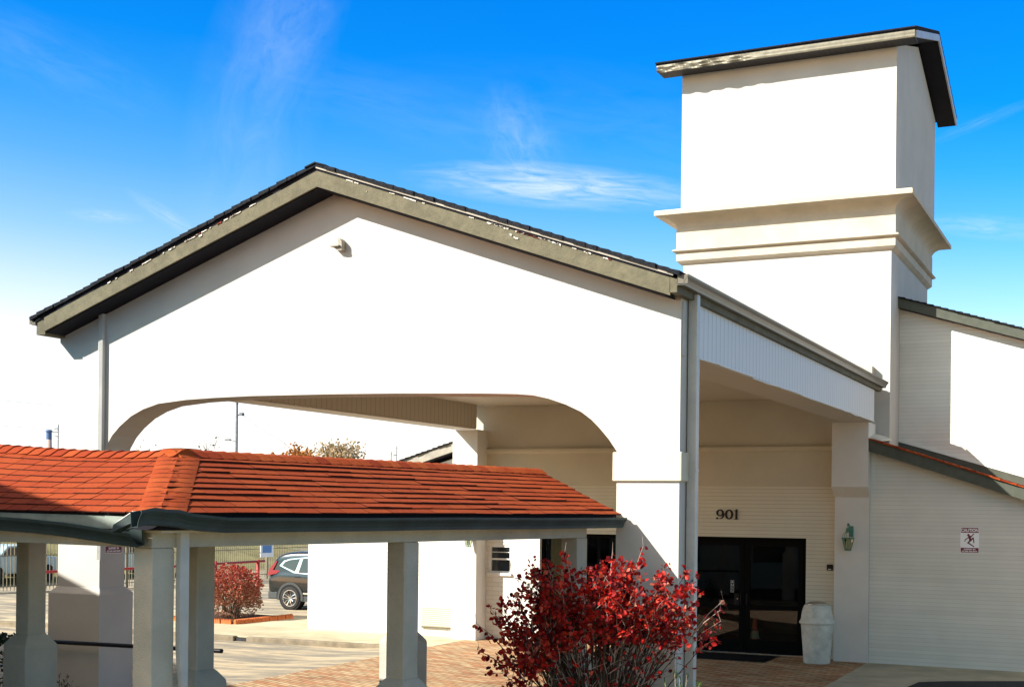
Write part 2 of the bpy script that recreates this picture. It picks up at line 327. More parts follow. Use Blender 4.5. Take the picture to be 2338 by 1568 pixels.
def tag(o, label=None, cat=None, group=None, kind=None):
    if label: o['label'] = label
    if cat: o['category'] = cat
    if group: o['group'] = group
    if kind: o['kind'] = kind
    return o
def thing(name, loc, label, cat, group=None):
    o = bpy.data.objects.new(name, None); COL.objects.link(o); o.location = loc; o.empty_display_size = .2
    return tag(o, label, cat, group)
def one(mb, name, m, label, cat, group=None, **kw):
    return tag(mb.build(name, m, None, **kw), label, cat, group)
def struct(mb, name, m, kind='structure', **kw): return tag(mb.build(name, m, None, **kw), kind=kind)
def simple(fn, name, m, parent, **kw):
    b = MB(); fn(b); return b.build(name, m, parent, **kw)
def boxp(name, m, parent, *a, **kw):
    b = MB(); b.box(*a); return b.build(name, m, parent, **kw)
def text_mesh(txt, size, name, m, parent, origin, xdir, zdir, depth=.003, align='CENTER', sx=1.0, bold=0.0):
    c = bpy.data.curves.new(name, 'FONT'); c.body = txt; c.size = size; c.align_x = align; c.extrude = depth; c.offset = bold
    tmp = bpy.data.objects.new(name+'_t', c); COL.objects.link(tmp)
    bpy.context.view_layer.update(); dg = bpy.context.evaluated_depsgraph_get()
    me = bpy.data.meshes.new_from_object(tmp.evaluated_get(dg)); bpy.data.objects.remove(tmp); 
    x = Vector(xdir).normalized(); z = Vector(zdir).normalized(); n = x.cross(z)
    for v in me.vertices: v.co = Vector(origin)+x*v.co.x*sx+z*v.co.y+n*v.co.z
    me.materials.clear(); me.materials.append(MATS[m]); me.name = name
    o = bpy.data.objects.new(name, me); COL.objects.link(o)
    if parent: attach(o, parent)
    return o
rnd = random.uniform

# ------------------------------------------------------------ ground
CO = Vector((-6.37, 7.456, 0)); CD = Vector((math.sin(R(10)), math.cos(R(10)), 0)); CV = Vector((-math.cos(R(10)), math.sin(R(10)), 0)); CL = 6.54
def sstep(a, b, x):
    t = max(0, min(1, (x-a)/(b-a))); return t*t*(3-2*t)
def gz(x, y):
    z = -0.10*sstep(-13.2, -15.5, x)
    p = Vector((x, y, 0))-CO; v = p.dot(CV)
    z += 1.25*sstep(-.5, -3.0, v)*sstep(13.5, 10.5, y)*sstep(6, 2, x)
    return z
def axis(lo, hi, step, far):
    a = [lo+i*step for i in range(int((hi-lo)/step)+1)]; k = step; x = lo; pre = []
    while x > -far: k *= 1.6; x -= k; pre.append(x)
    x = a[-1]; k = step; post = []
    while x < far: k *= 1.6; x += k; post.append(x)
    return pre[::-1]+a+post
def sheet(xs, ys, dz=0.0, inside=None):
    b = MB(); idx = {}; vs = []; fs = []
    for i, x in enumerate(xs):
        for j, y in enumerate(ys): idx[i, j] = len(vs); vs.append((x, y, gz(x, y)+dz))
    for i in range(len(xs)-1):
        for j in range(len(ys)-1):
            if inside is None or inside((xs[i]+xs[i+1])/2, (ys[j]+ys[j+1])/2): fs.append((idx[i, j], idx[i+1, j], idx[i+1, j+1], idx[i, j+1]))
    b.add(vs, fs); return b
# lot surface: worn pale asphalt with long light streaks
def lot_material():
    m = bpy.data.materials.new('lot'); m.use_nodes = True; t = m.node_tree; b = t.nodes['Principled BSDF']
    tcn = N(t, 'ShaderNodeTexCoord'); mp = N(t, 'ShaderNodeMapping'); mp.inputs['Scale'].default_value = (.5, 2.2, 1); mp.inputs['Rotation'].default_value = (0, 0, .5); t.links.new(tcn.outputs['Object'], mp.inputs[0])
    nz = N(t, 'ShaderNodeTexNoise'); nz.inputs['Scale'].default_value = .9; nz.inputs['Detail'].default_value = 10; nz.inputs['Roughness'].default_value = .7; t.links.new(mp.outputs[0], nz.inputs['Vector'])
    rp = ramp(t, [(.3, (.15, .14, .12)), (.46, (.26, .23, .17)), (.56, (.46, .37, .24)), (.7, (.58, .49, .33))]); t.links.new(nz.outputs[0], rp.inputs[0]); t.links.new(rp.outputs[0], b.inputs['Base Color'])
    b.inputs['Roughness'].default_value = .9; n3 = N(t, 'ShaderNodeTexNoise'); n3.inputs['Scale'].default_value = 60; t.links.new(tcn.outputs['Object'], n3.inputs['Vector'])
    bp = N(t, 'ShaderNodeBump'); bp.inputs['Strength'].default_value = .4; bp.inputs['Distance'].default_value = .01; t.links.new(n3.outputs[0], bp.inputs['Height']); t.links.new(bp.outputs[0], b.inputs['Normal'])
    MATS['lot'] = m
lot_material()
struct(sheet(axis(-45, 14, .5, 900), axis(-6, 62, .5, 900)), 'ground', 'lot', recalc=False)
fr = lambda a, b, s: [a+(b-a)*i/int((b-a)/s) for i in range(int((b-a)/s)+1)]
struct(sheet(fr(-60, 14, 1.0), fr(-60, 10.5, .75), .005), 'unseen_dark_ground', 'unseen_dark_ground', recalc=False)  # unseen dark ground, added to cut bounce light on the gable
struct(sheet(fr(-13.5, -4.7, .4), fr(14.6, 26.75, .5), .004), 'brick_pavement', 'paver', recalc=False)
struct(sheet(fr(-4.7, 6, .5), fr(13, 26.34, .5), .006), 'concrete_walkway', 'concrete_walk', recalc=False)
b = MB(); b.add([(-3.6, 14, .012), (6, 14, .012), (6, 25.5, .012), (-1.7, 24.9, .012), (-2.9, 24.2, .012), (-3.35, 23.8, .012), (-3.55, 22, .012)], [tuple(range(7))])
struct(b, 'asphalt_patch', 'asphalt')
# raised pavement in front of the left wing, with its kerb
b = MB(); b.prism([(-26, 24.15, -.14), (-18.1, 24.15, -.14), (-14.2, 24.3, -.14), (-13.5, 24.6, -.14), (-13.5, 27, -.14), (-18.0, 27, -.14), (-18.0, 29.6, -.14), (-26, 29.1, -.14)], (0, 0, .148))
struct(b, 'raised_pavement', 'concrete', bevel=.02)
b = MB(); b.prism([(-26, 24.0, -.14), (-18.35, 24.0, -.14), (-18.35, 24.15, -.14), (-26, 24.15, -.14)], (0, 0, .155)); b.prism([(-18.0, 24.0, -.14), (-14.2, 24.14, -.14), (-14.2, 24.3, -.14), (-18.0, 24.15, -.14)], (0, 0, .155))
kerb = struct(b, 'kerb', 'kerb_stone', bevel=.02)
b = MB(); b.box(-18.35, -18.0, 24.06, 24.15, -.12, -.02); struct(b, 'kerb_drain_gap', 'asphalt')
# dry grass bank beyond the fence
b = MB(); xs = fr(-90, -37, 2.5); ys = fr(10, 120, 3.5); vs = []; fs = []
for x in xs:
    for y in ys: vs.append((x, y, -.12 + 1.7*sstep(-38, -46, x) + rnd(-.06, .06)))
for i in range(len(xs)-1):
    for j in range(len(ys)-1): n = len(ys); fs.append((i*n+j, (i+1)*n+j, (i+1)*n+j+1, i*n+j+1))
b.add(vs, fs); struct(b, 'grass_bank', 'drygrass', smooth=True)

# ------------------------------------------------------------ portico
PX0, PX1, PY = -13.79, -4.58, 14.0
RX = -9.2; SL = .352                                   # ridge X and roof pitch
def rz(x, z0=7.0): return z0 - SL*abs(x-RX)
P = thing('entrance_portico', (RX, 20, 0), 'wide white stucco porte-cochere with a low gable and flattened arch in front of the entrance', 'portico')
arch = [(-13.02, 3.5), (-12.927, 3.777), (-12.82, 3.93), (-12.682, 4.057), (-12.484, 4.193), (-12.27, 4.285), (-12.01, 4.354), (-11.53, 4.395), (-11.069, 4.41), (-10.476, 4.418), (-9.3, 4.41), (-8.287, 4.393), (-7.069, 4.36), (-6.6, 4.34), (-6.389, 4.32), (-6.188, 4.274), (-5.97, 4.20), (-5.776, 4.111), (-5.65, 4.02), (-5.551, 3.925), (-5.43, 3.79), (-5.33, 3.65)]
outl = [(PX0, 0), (PX0, rz(PX0)), (RX, 7.0), (PX1, rz(PX1)), (PX1, 0), (-5.33, 0)] + arch[::-1] + [(-13.02, 0)]
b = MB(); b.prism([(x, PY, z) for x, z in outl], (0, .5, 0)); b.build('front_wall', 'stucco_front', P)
b = MB(); b.box(-5.37, -4.545, 13.965, 14.53, 3.31, 3.64)
b.build('column_band', 'stucco_band', P, bevel=.012)
def plinth(bm, x0, x1, y0, y1, z0, zt, g, h=.09):
    bm.loft([[(x0-g, y0-g, z0), (x1+g, y0-g, z0), (x1+g, y1+g, z0), (x0-g, y1+g, z0)], [(x0-g, y0-g, zt), (x1+g, y0-g, zt), (x1+g, y1+g, zt), (x0-g, y1+g, zt)], [(x0-.002, y0-.002, zt+h), (x1+.002, y0-.002, zt+h), (x1+.002, y1+.002, zt+h), (x0-.002, y1+.002, zt+h)]])
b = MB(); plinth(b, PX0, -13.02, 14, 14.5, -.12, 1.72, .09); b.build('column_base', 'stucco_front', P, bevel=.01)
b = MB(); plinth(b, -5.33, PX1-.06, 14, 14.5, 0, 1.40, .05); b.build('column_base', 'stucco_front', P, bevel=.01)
# roof: stepped shingle courses
b = MB(); n = 34; hw = 4.72
for sgn in (-1, 1):
    for i in range(n):
        a0, a1 = hw*i/n, hw*(i+1)/n+.02                   # distance from ridge
        z0, z1 = 7.25-SL*a0, 7.25-SL*a1; yo = rnd(-.012, .012)
        ya, yb = 13.56+yo, 26.5
        x0, x1 = RX+sgn*a0, RX+sgn*a1
        b.hexa([(x0, ya, z0-.05), (x0, yb, z0-.05), (x1, yb, z1-.05), (x1, ya, z1-.05), (x0, ya, z0-.010), (x0, yb, z0-.010), (x1, yb, z1+.004), (x1, ya, z1+.004)])
b.prism([(RX-.15, 13.55, 7.205), (RX, 13.55, 7.252), (RX+.15, 13.55, 7.205), (RX+.15, 13.55, 7.19), (RX, 13.55, 7.235), (RX-.15, 13.55, 7.19)], (0, 12.95, 0))
b.build('roof', 'shingle_black', P)
b = MB()
for sgn in (-1, 1):
    p = [(RX, 7.205), (RX+sgn*(hw-.02), 7.205-SL*(hw-.02)), (RX+sgn*(hw-.02), 7.155-SL*(hw-.02)), (RX, 7.155)]
    b.prism([(x, 13.60, z) for x, z in p], (0, 12.9, 0))
b.build('roof_deck', 'soffit_dark', P)
b = MB(); b.prism([(RX, 13.575, 7.2), (RX+4.66, 13.575, 7.2-SL*4.66), (RX+4.66, 13.575, 7.178-SL*4.66), (RX, 13.575, 7.178)], (0, .02, 0)); b.build('drip_edge', 'trim_pale', P)
for sgn, e, lo, hi, cnt in ((-1, 4.50, .9, 3.6, 24), (1, 4.62, .3, 4.5, 38)):
    b = MB(); p = [(RX, 7.15), (RX+sgn*e, 7.15-SL*e), (RX+sgn*e, 6.955-SL*e), (RX, 6.955)]
    b.prism([(x, 13.6, z) for x, z in p], (0, .035, 0))
    # peeling paint, rot and splinters along the board's top edge
    for k in range(cnt):
        a = rnd(lo, hi)
        if sgn > 0 and random.random() < .6: a = rnd(2.2, 3.7)
        if sgn < 0 and random.random() < .5: a = rnd(1.1, 2.5)
        ln = rnd(.03, .22)*rnd(.3, 1); th = rnd(.003, .014); z = 7.15-SL*a + .003
        if random.random() < .06: z -= rnd(0, .10); ln *= .3
        b.cur = 1 if random.random() < .8 else 2
        pts = []
        for i in range(6): t_ = i/5; pts.append((RX+sgn*(a+ln*t_), z-SL*ln*t_+rnd(-.003, .004)))
        for i in range(5, -1, -1): t_ = i/5; pts.append((RX+sgn*(a+ln*t_), z-SL*ln*t_-th*rnd(.4, 1.3)-.004))
        b.prism([(x, 13.588, zz) for x, zz in pts], (0, .011, 0))
    b.build('fascia_board', ['trim', 'paint_chip', 'rust_chip'], P)
b = MB(); 
for sgn in (-1, 1):
    e = 4.55; p = [(RX, 6.96), (RX+sgn*e, 6.96-SL*e), (RX+sgn*e, 6.94-SL*e), (RX, 6.94)]
    b.prism([(x, 13.635, z) for x, z in p], (0, .36, 0))
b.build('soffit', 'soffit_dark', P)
b = MB(); b.box(-13.86, -13.70, 13.62, 26.4, 5.33, 5.56); b.build('side_fascia', 'trim', P)
b = MB(); b.box(-4.585, -4.50, 13.6, 26.45, 5.36, 5.56); b.build('side_fascia', 'trim', P)
# side beams clad in grooved boards
b = MB(); b.box(-5.18, -4.56, 14.503, 26.0, 4.76, 5.36); b.build('side_beam', 'vinyl_grooved', P)
b = MB(); b.box(-5.175, -4.565, 14.503, 26.0, 4.74, 4.757); b.build('beam_soffit', 'ceiling_panel', P)
b = MB()
k = 14.6
while k < 25.9:
    k2 = min(26, k+rnd(.8, 1.6)); d0, d1 = rnd(-.012, .012), rnd(-.012, .012)
    b.tube([(-4.548, k, 4.752+d0), (-4.544, (k+k2)/2, 4.748+rnd(-.02, .01)), (-4.548, k2, 4.752+d1)], .011, 5); k = k2
b.build('edge_trim', 'white_paint', P)
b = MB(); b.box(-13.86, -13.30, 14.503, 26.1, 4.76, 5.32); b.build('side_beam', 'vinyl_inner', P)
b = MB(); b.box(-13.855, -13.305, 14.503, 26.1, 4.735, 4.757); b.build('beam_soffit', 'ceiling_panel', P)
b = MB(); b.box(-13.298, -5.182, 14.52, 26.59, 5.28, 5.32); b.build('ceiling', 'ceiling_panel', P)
# gutters (K profile swept along a line)
KP = [(0, 0), (0, -.115), (.075, -.115), (.082, -.085), (.098, -.055), (.125, -.022), (.128, 0), (.112, 0), (.112, -.006), (.122, -.010), (.119, -.022), (.092, -.058), (.076, -.085), (.07, -.109), (.006, -.109), (.006, 0)]
def gutter(bm, path, outs, dz=None, tw=None, sc=1.0):
    rings = []
    for i, (p, o) in enumerate(zip(path, outs)):
        p = Vector(p); o = Vector(o).normalized(); z = dz[i] if dz else 0; a = tw[i] if tw else 0
        ca, sa = math.cos(a), math.sin(a)
        rings.append([p+o*((u*ca-w_*sa)*sc)+Vector((0, 0, (u*sa+w_*ca)*sc+z)) for u, w_ in KP])
    bm.loft(rings)
b = MB(); gutter(b, [(-4.50, 13.6, 5.55), (-4.50, 26.5, 5.55)], [(1, 0, 0)]*2, sc=1.0); b.box(-4.499, -4.38, 13.6, 13.606, 5.45, 5.545); b.build('gutter', 'gutter_taupe', P)
b = MB(); gutter(b, [(-13.86, 13.6, 5.585), (-13.86, 26.5, 5.585)], [(-1, 0, 0)]*2); b.box(-13.975, -13.861, 13.6, 13.606, 5.48, 5.58); b.build('gutter', 'gutter_taupe', P)
def downspout(bm, x0, x1, y0, y1, z0, z1):
    bm.box(x0, x1, y0, y1, z0, z1)
    for i in range(1, 4):
        xx = x0+(x1-x0)*i/4; bm.box(xx-.006, xx+.006, y0-.004, y0-.0005, z0+.01, z1-.01)
b = MB(); downspout(b, -4.565, -4.462, 14.22, 14.33, .05, 5.43); b.box(-4.57, -4.457, 14.215, 14.335, 3.42, 3.45); b.box(-4.57, -4.457, 14.215, 14.335, 1.5, 1.53); b.build('downspout', 'spout', P, bevel=.006)
b = MB(); downspout(b, -13.02, -12.945, 13.93, 13.995, 2.2, 5.72); b.build('downspout', 'spout', P, bevel=.006)
b = MB(); b.box(-4.579, -4.56, 14.03, 14.12, 4.72, 5.32); b.build('conduit_cover', 'spout', P)

# flood lamp bracket high on the gable
T = thing('gable_lamp_bracket', (-9.1, 13.9, 6.28), 'small beige metal bracket stub high on the white gable wall under the peak', 'bracket')
b = MB(); b.box(-9.17, -9.04, 13.86, 13.998, 6.255, 6.27); b.build('shelf', 'trim_pale', T)
b = MB(); b.prism([(-9.075, 13.90, 6.255), (-9.075, 13.90, 6.365), (-9.045, 13.90, 6.355), (-9.02, 13.90, 6.32), (-9.015, 13.90, 6.21), (-9.09, 13.90, 6.21), (-9.13, 13.90, 6.255)], (0, .095, 0)); b.build('hood', 'trim_pale', T)

# ------------------------------------------------------------ tower
TX0, TX1, TY0, TY1 = -8.8, -4.33, 26.8, 32.4
T = thing('stair_tower', (-6.5, 29.6, 0), 'tall white stucco tower with a dark gabled cap and moulded cornice rising behind the portico', 'tower')
pk = (TY0+TY1)/2; TS = .30
def tz(y): return 12.32 + TS*((y-TY0) if y < pk else (TY1-y))
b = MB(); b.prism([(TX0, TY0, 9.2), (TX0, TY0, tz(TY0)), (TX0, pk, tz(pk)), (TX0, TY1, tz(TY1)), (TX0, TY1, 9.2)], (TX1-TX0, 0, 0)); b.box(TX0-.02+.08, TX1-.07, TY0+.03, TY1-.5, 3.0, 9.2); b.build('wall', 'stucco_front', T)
def ring_loft(bm, prof, x0, x1, y0, y1):
    bm.loft([[(x0-g, y0-g, z), (x1+g, y0-g, z), (x1+g, y1+g, z), (x0-g, y1+g, z)] for g, z in prof])
b = MB(); x0, x1, y0, y1 = TX0, TX1-.05, TY0, TY1-.45
cove = [(.06+.38*(1-math.cos(t*math.pi/2)), 8.98+.24*math.sin(t*math.pi/2)) for t in [i/10 for i in range(11)]]
ring_loft(b, [(.06, 8.97)]+cove+[(.45, 9.22), (.45, 9.31), (.43, 9.33), (-.3, 9.36)], x0, x1, y0, y1)
b.build('cornice_crown', 'stucco_tan', T, bevel=.006)
b = MB(); ring_loft(b, [(.07, 8.56), (.07, 8.97)], x0, x1, y0, y1); b.build('cornice_frieze', 'stucco_tan', T)
b = MB(); roll = [(.06+.085*math.sin(math.pi*i/8), 8.56-.10*i/8) for i in range(9)]
ring_loft(b, roll+[(.07, 8.455), (.07, 8.30), (.02, 8.25), (-.02, 8.22)], x0, x1, y0, y1); b.build('cornice_moulding', 'stucco_tan', T)
# roof
ex0, ex1, ey0, ey1 = -9.22, -3.92, 26.35, 32.85
def trz(y, base): return base + TS*((y-ey0) if y < pk else (ey1-y))
b = MB()
p = [(ey0, 12.40), (pk, 12.40+TS*(pk-ey0)), (ey1, 12.40), (ey1, 12.45), (pk, 12.45+TS*(pk-ey0)+.02), (ey0-.03, 12.445)]
b.prism([(ex0-.02, y, z+.0) for y, z in p], (ex1-ex0+.04, 0, 0))
n = 22
for i in range(n):
    for sg in (0, 1):
        ya = ey0-.04+(pk-ey0+.04)*i/n; yb = ey0-.04+(pk-ey0+.04)*(i+1)/n
        za = 12.45+TS*(ya-ey0); zb = 12.45+TS*(yb-ey0)
        if sg: ya, yb = 2*pk-ya, 2*pk-yb
        b.hexa([(ex0-.03, ya, za), (ex1+.03, ya, za), (ex1+.03, yb, zb), (ex0-.03, yb, zb), (ex0-.03, ya, za+.028), (ex1+.03, ya, za+.028), (ex1+.03, yb, zb+.012), (ex0-.03, yb, zb+.012)])
b.build('roof', 'shingle_black', T)
# front fascia: metal wrap, crumpled at the left end
b = MB(); rings = []; n = 90
for i in range(n+1):
    t_ = i/n; x = ex0+(ex1-ex0)*t_; k = max(0, 1-t_/.46)
    w_ = (math.sin(t_*44)*.6+math.sin(t_*97+1)*.4)*.026*min(1, k*2.2); w2 = math.sin(t_*58+2)*.026*min(1, k*2)
    lip = .018*abs(math.sin(t_*48))*min(1, k*2)
    rings.append([(x, ey0+.03, 12.40), (x, ey0-.012-abs(w_)*.3, 12.40), (x, ey0-.015-w_, 12.36+w2*.3), (x, ey0-.012+w_*.8, 12.32), (x, ey0-.016-w2, 12.29), (x, ey0-.01+w_, 12.262-lip), (x, ey0+.03, 12.262)])
b.loft(rings); fo = b.build('fascia_board', 'crumpled_metal', T)
b = MB(); b.prism([(ex1, ey0+.031, 12.26), (ex1, pk, 12.26+TS*(pk-ey0)), (ex1, pk, 12.40+TS*(pk-ey0)), (ex1, ey0+.031, 12.40)], (.03, 0, 0))
b.build('rake_board', 'spout', T)
b = MB(); b.prism([(ex1, pk+.001, 12.26+TS*(pk-ey0)), (ex1, ey1, 12.26), (ex1, ey1, 12.40), (ex1, pk+.001, 12.40+TS*(pk-ey0))], (.03, 0, 0))
b.build('rake_board', 'spout', T)
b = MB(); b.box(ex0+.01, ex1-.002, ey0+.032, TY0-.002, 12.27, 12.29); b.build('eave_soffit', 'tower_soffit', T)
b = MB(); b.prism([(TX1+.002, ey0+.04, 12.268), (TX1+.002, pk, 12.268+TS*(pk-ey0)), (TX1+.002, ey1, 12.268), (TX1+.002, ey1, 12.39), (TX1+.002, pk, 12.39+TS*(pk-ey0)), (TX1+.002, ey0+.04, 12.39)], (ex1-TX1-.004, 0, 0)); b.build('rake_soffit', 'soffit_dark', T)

# ------------------------------------------------------------ main building
B = thing('lodge_building', (-9, 29, 0), 'white painted brick motel building with glass entrance and sloping wings behind the portico', 'building')
BY = 26.6
b = MB()      # entrance wall (brick up to 3.49, openings left free)
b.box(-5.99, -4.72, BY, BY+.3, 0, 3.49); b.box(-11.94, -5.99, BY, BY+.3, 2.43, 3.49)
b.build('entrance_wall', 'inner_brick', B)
b = MB(); b.box(-13.3, -13.2, BY, BY+.3, 0, 3.49); b.box(-12.65, -11.94, BY, BY+.3, 0, 3.49); b.box(-13.2, -12.65, BY, BY+.3, 0, 1.51); b.box(-13.2, -12.65, BY, BY+.3, 2.14, 3.49)
b.build('entrance_wall', 'white_brick', B)
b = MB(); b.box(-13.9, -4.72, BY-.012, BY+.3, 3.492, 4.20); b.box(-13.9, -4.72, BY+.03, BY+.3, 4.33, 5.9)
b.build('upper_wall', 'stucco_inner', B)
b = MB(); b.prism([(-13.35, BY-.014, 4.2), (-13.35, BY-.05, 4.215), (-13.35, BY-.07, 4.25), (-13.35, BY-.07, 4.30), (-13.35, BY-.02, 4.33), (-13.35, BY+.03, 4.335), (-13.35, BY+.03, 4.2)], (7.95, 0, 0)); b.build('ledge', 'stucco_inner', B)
# right pier with its heavier head
b = MB(); b.box(-5.36, -4.68, 26.30, 26.75, 0, 3.3); b.build('pier', 'stucco', B, bevel=.008)
b = MB(); b.loft([[(-5.37, 26.295, 3.27), (-4.665, 26.295, 3.27), (-4.665, 26.8, 3.27), (-5.37, 26.8, 3.27)], [(-5.37, 26.0, 3.47), (-4.66, 26.0, 3.47), (-4.66, 26.8, 3.47), (-5.37, 26.8, 3.47)], [(-5.37, 26.0, 4.738), (-4.66, 26.0, 4.738), (-4.66, 26.8, 4.738), (-5.37, 26.8, 4.738)]]); b.build('pier_head', 'stucco', B, bevel=.006)
b = MB(); b.box(-13.9, -13.27, 26.1, 26.75, 0, 4.73); b.build('pier', 'stucco', B, bevel=.008)
# left wing
b = MB(); b.prism([(-18.05, 26.5, -.12), (-13.91, 26.5, -.12), (-13.91, 26.5, 4.15), (-18.05, 26.5, 2.95)], (0, 6.5, 0)); b.build('wing_wall', 'white_brick', B)
def rake(nm, x0, z0, x1, z1, ya, yb, h, th, sm, fm, rows=0):
    s_ = (z1-z0)/(x1-x0)
    bb = MB(); bb.prism([(x0, ya, z0), (x1, ya, z1), (x1, ya, z1-h), (x0, ya, z0-h)], (0, .035, 0)); bb.build('rake_board', fm, B)
    bb = MB(); 
    L_ = abs(x1-x0); n_ = max(2, int(L_/.14))
    for i in range(n_):
        xa, xb = x0+(x1-x0)*i/n_, x0+(x1-x0)*(i+1)/n_; za, zb = z0+s_*(xa-x0), z0+s_*(xb-x0)
        yo = rnd(-.03, .004); hi = rnd(.006, .014)
        lo_first = za < zb
        la, lb = (.03+hi, .022) if lo_first else (.022, .03+hi)
        bb.hexa([(xa, ya-.03+yo, za+.002), (xb, ya-.03+yo, zb+.002), (xb, yb, zb+.002), (xa, yb, za+.002), (xa, ya-.03+yo, za+la), (xb, ya-.03+yo, zb+lb), (xb, yb, zb+lb), (xa, yb, za+la)], rnd(0, 1))
    bb.build('wing_roof', sm, B)
rake('l', -18.6, 3.05, -13.91, 4.46, 26.22, 33, .2, .05, 'shingle_black', 'trim_pale')
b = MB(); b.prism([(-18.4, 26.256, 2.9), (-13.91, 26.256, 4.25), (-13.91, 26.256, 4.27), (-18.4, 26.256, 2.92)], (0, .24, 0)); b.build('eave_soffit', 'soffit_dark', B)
# right wing: low shed slope down to the right
sl = (3.465-4.396)/(-1.817+4.644)
rx0, rx1 = -4.655, 2.2
b = MB(); b.prism([(-4.675, 26.34, 0), (2.0, 26.34, 0), (2.0, 26.34, 4.34+sl*6.65), (-4.675, 26.34, 4.34)], (0, 1.6, 0)); b.build('wing_wall', 'painted_brick', B)
b = MB(); b.box(-4.675, -4.56, 26.325, 26.345, 3.62, 4.2); b.build('wall_patch', 'painted_brick', B)
rake('r', rx0, 4.396, rx1, 4.396+sl*(rx1-rx0), 26.0, 28.0, .225, .05, 'shingle_red', 'trim_shade')
b = MB(); b.prism([(-4.655, 26.036, 4.18), (rx1, 26.036, 4.18+sl*(rx1-rx0)), (rx1, 26.036, 4.20+sl*(rx1-rx0)), (-4.655, 26.036, 4.20)], (0, .3, 0)); b.build('eave_soffit', 'soffit_dark', B)
b = MB(); b.prism([(-4.40, 27.93, 4.444), (rx1, 27.93, 4.42-.303*(rx1+4.32)), (rx1, 27.93, 4.05-.303*(rx1+4.32)), (-4.40, 27.93, 4.07)], (0, .05, 0)); b.build('flashing_board', 'trim_shade', B)
b = MB(); b.prism([(-4.32, 27.92, 4.424), (rx1, 27.92, 4.424-.303*(rx1+4.32)), (rx1, 27.92, 4.437-.303*(rx1+4.32)), (-4.32, 27.92, 4.437)], (0, .07, 0)); b.build('flashing_cap', 'white_paint', B)
b = MB(); b.prism([(-4.66, 26.05, 4.42), (-4.42, 26.0, 4.36), (-4.36, 26.9, 4.42), (-4.5, 26.9, 4.50), (-4.66, 26.6, 4.52)], (0, 0, .02)); b.build('flashing_scrap', 'paint_chip', B)
# upper block: brick gable wall rising to the tower
us = (6.629-7.363)/(-1.969+4.29)
b = MB(); b.prism([(-4.43, 28.0, 3.0), (3.0, 28.0, 3.0), (3.0, 28.0, 7.30+us*7.34), (-4.43, 28.0, 7.33)], (0, 6, 0)); b.build('upper_block_wall', 'painted_brick', B)
rake('u', -4.395, 7.397, 3.2, 7.397+us*7.595, 27.7, 34, .195, .05, 'shingle_black', 'trim_shade')
b = MB(); b.prism([(-4.395, 27.736, 7.20), (3.2, 27.736, 7.18+us*7.525), (3.2, 27.736, 7.20+us*7.525), (-4.395, 27.736, 7.22)], (0, .262, 0)); b.build('eave_soffit', 'soffit_dark', B)
b = MB(); b.box(-13.2, -8.9, 26.95, 33, 3, 5.6); b.box(-8.9, -4.8, 26.95, 33, 2.9, 5.9); b.build('core_wall', 'stucco', B)
# lobby behind the glass
b = MB(); b.box(-11.94, -11.9, 26.92, 31, 0, 2.6); b.box(-6.0, -5.96, 26.92, 31, 0, 2.6); b.box(-11.94, -5.96, 31, 31.1, 0, 2.6); b.box(-11.94, -5.96, 26.92, 31, 2.45, 2.6); b.build('lobby_wall', 'room_dark', B)
b = MB(); b.box(-11.94, -5.96, 26.9, 31, -.02, .012); b.build('lobby_floor', 'interior_floor', B)
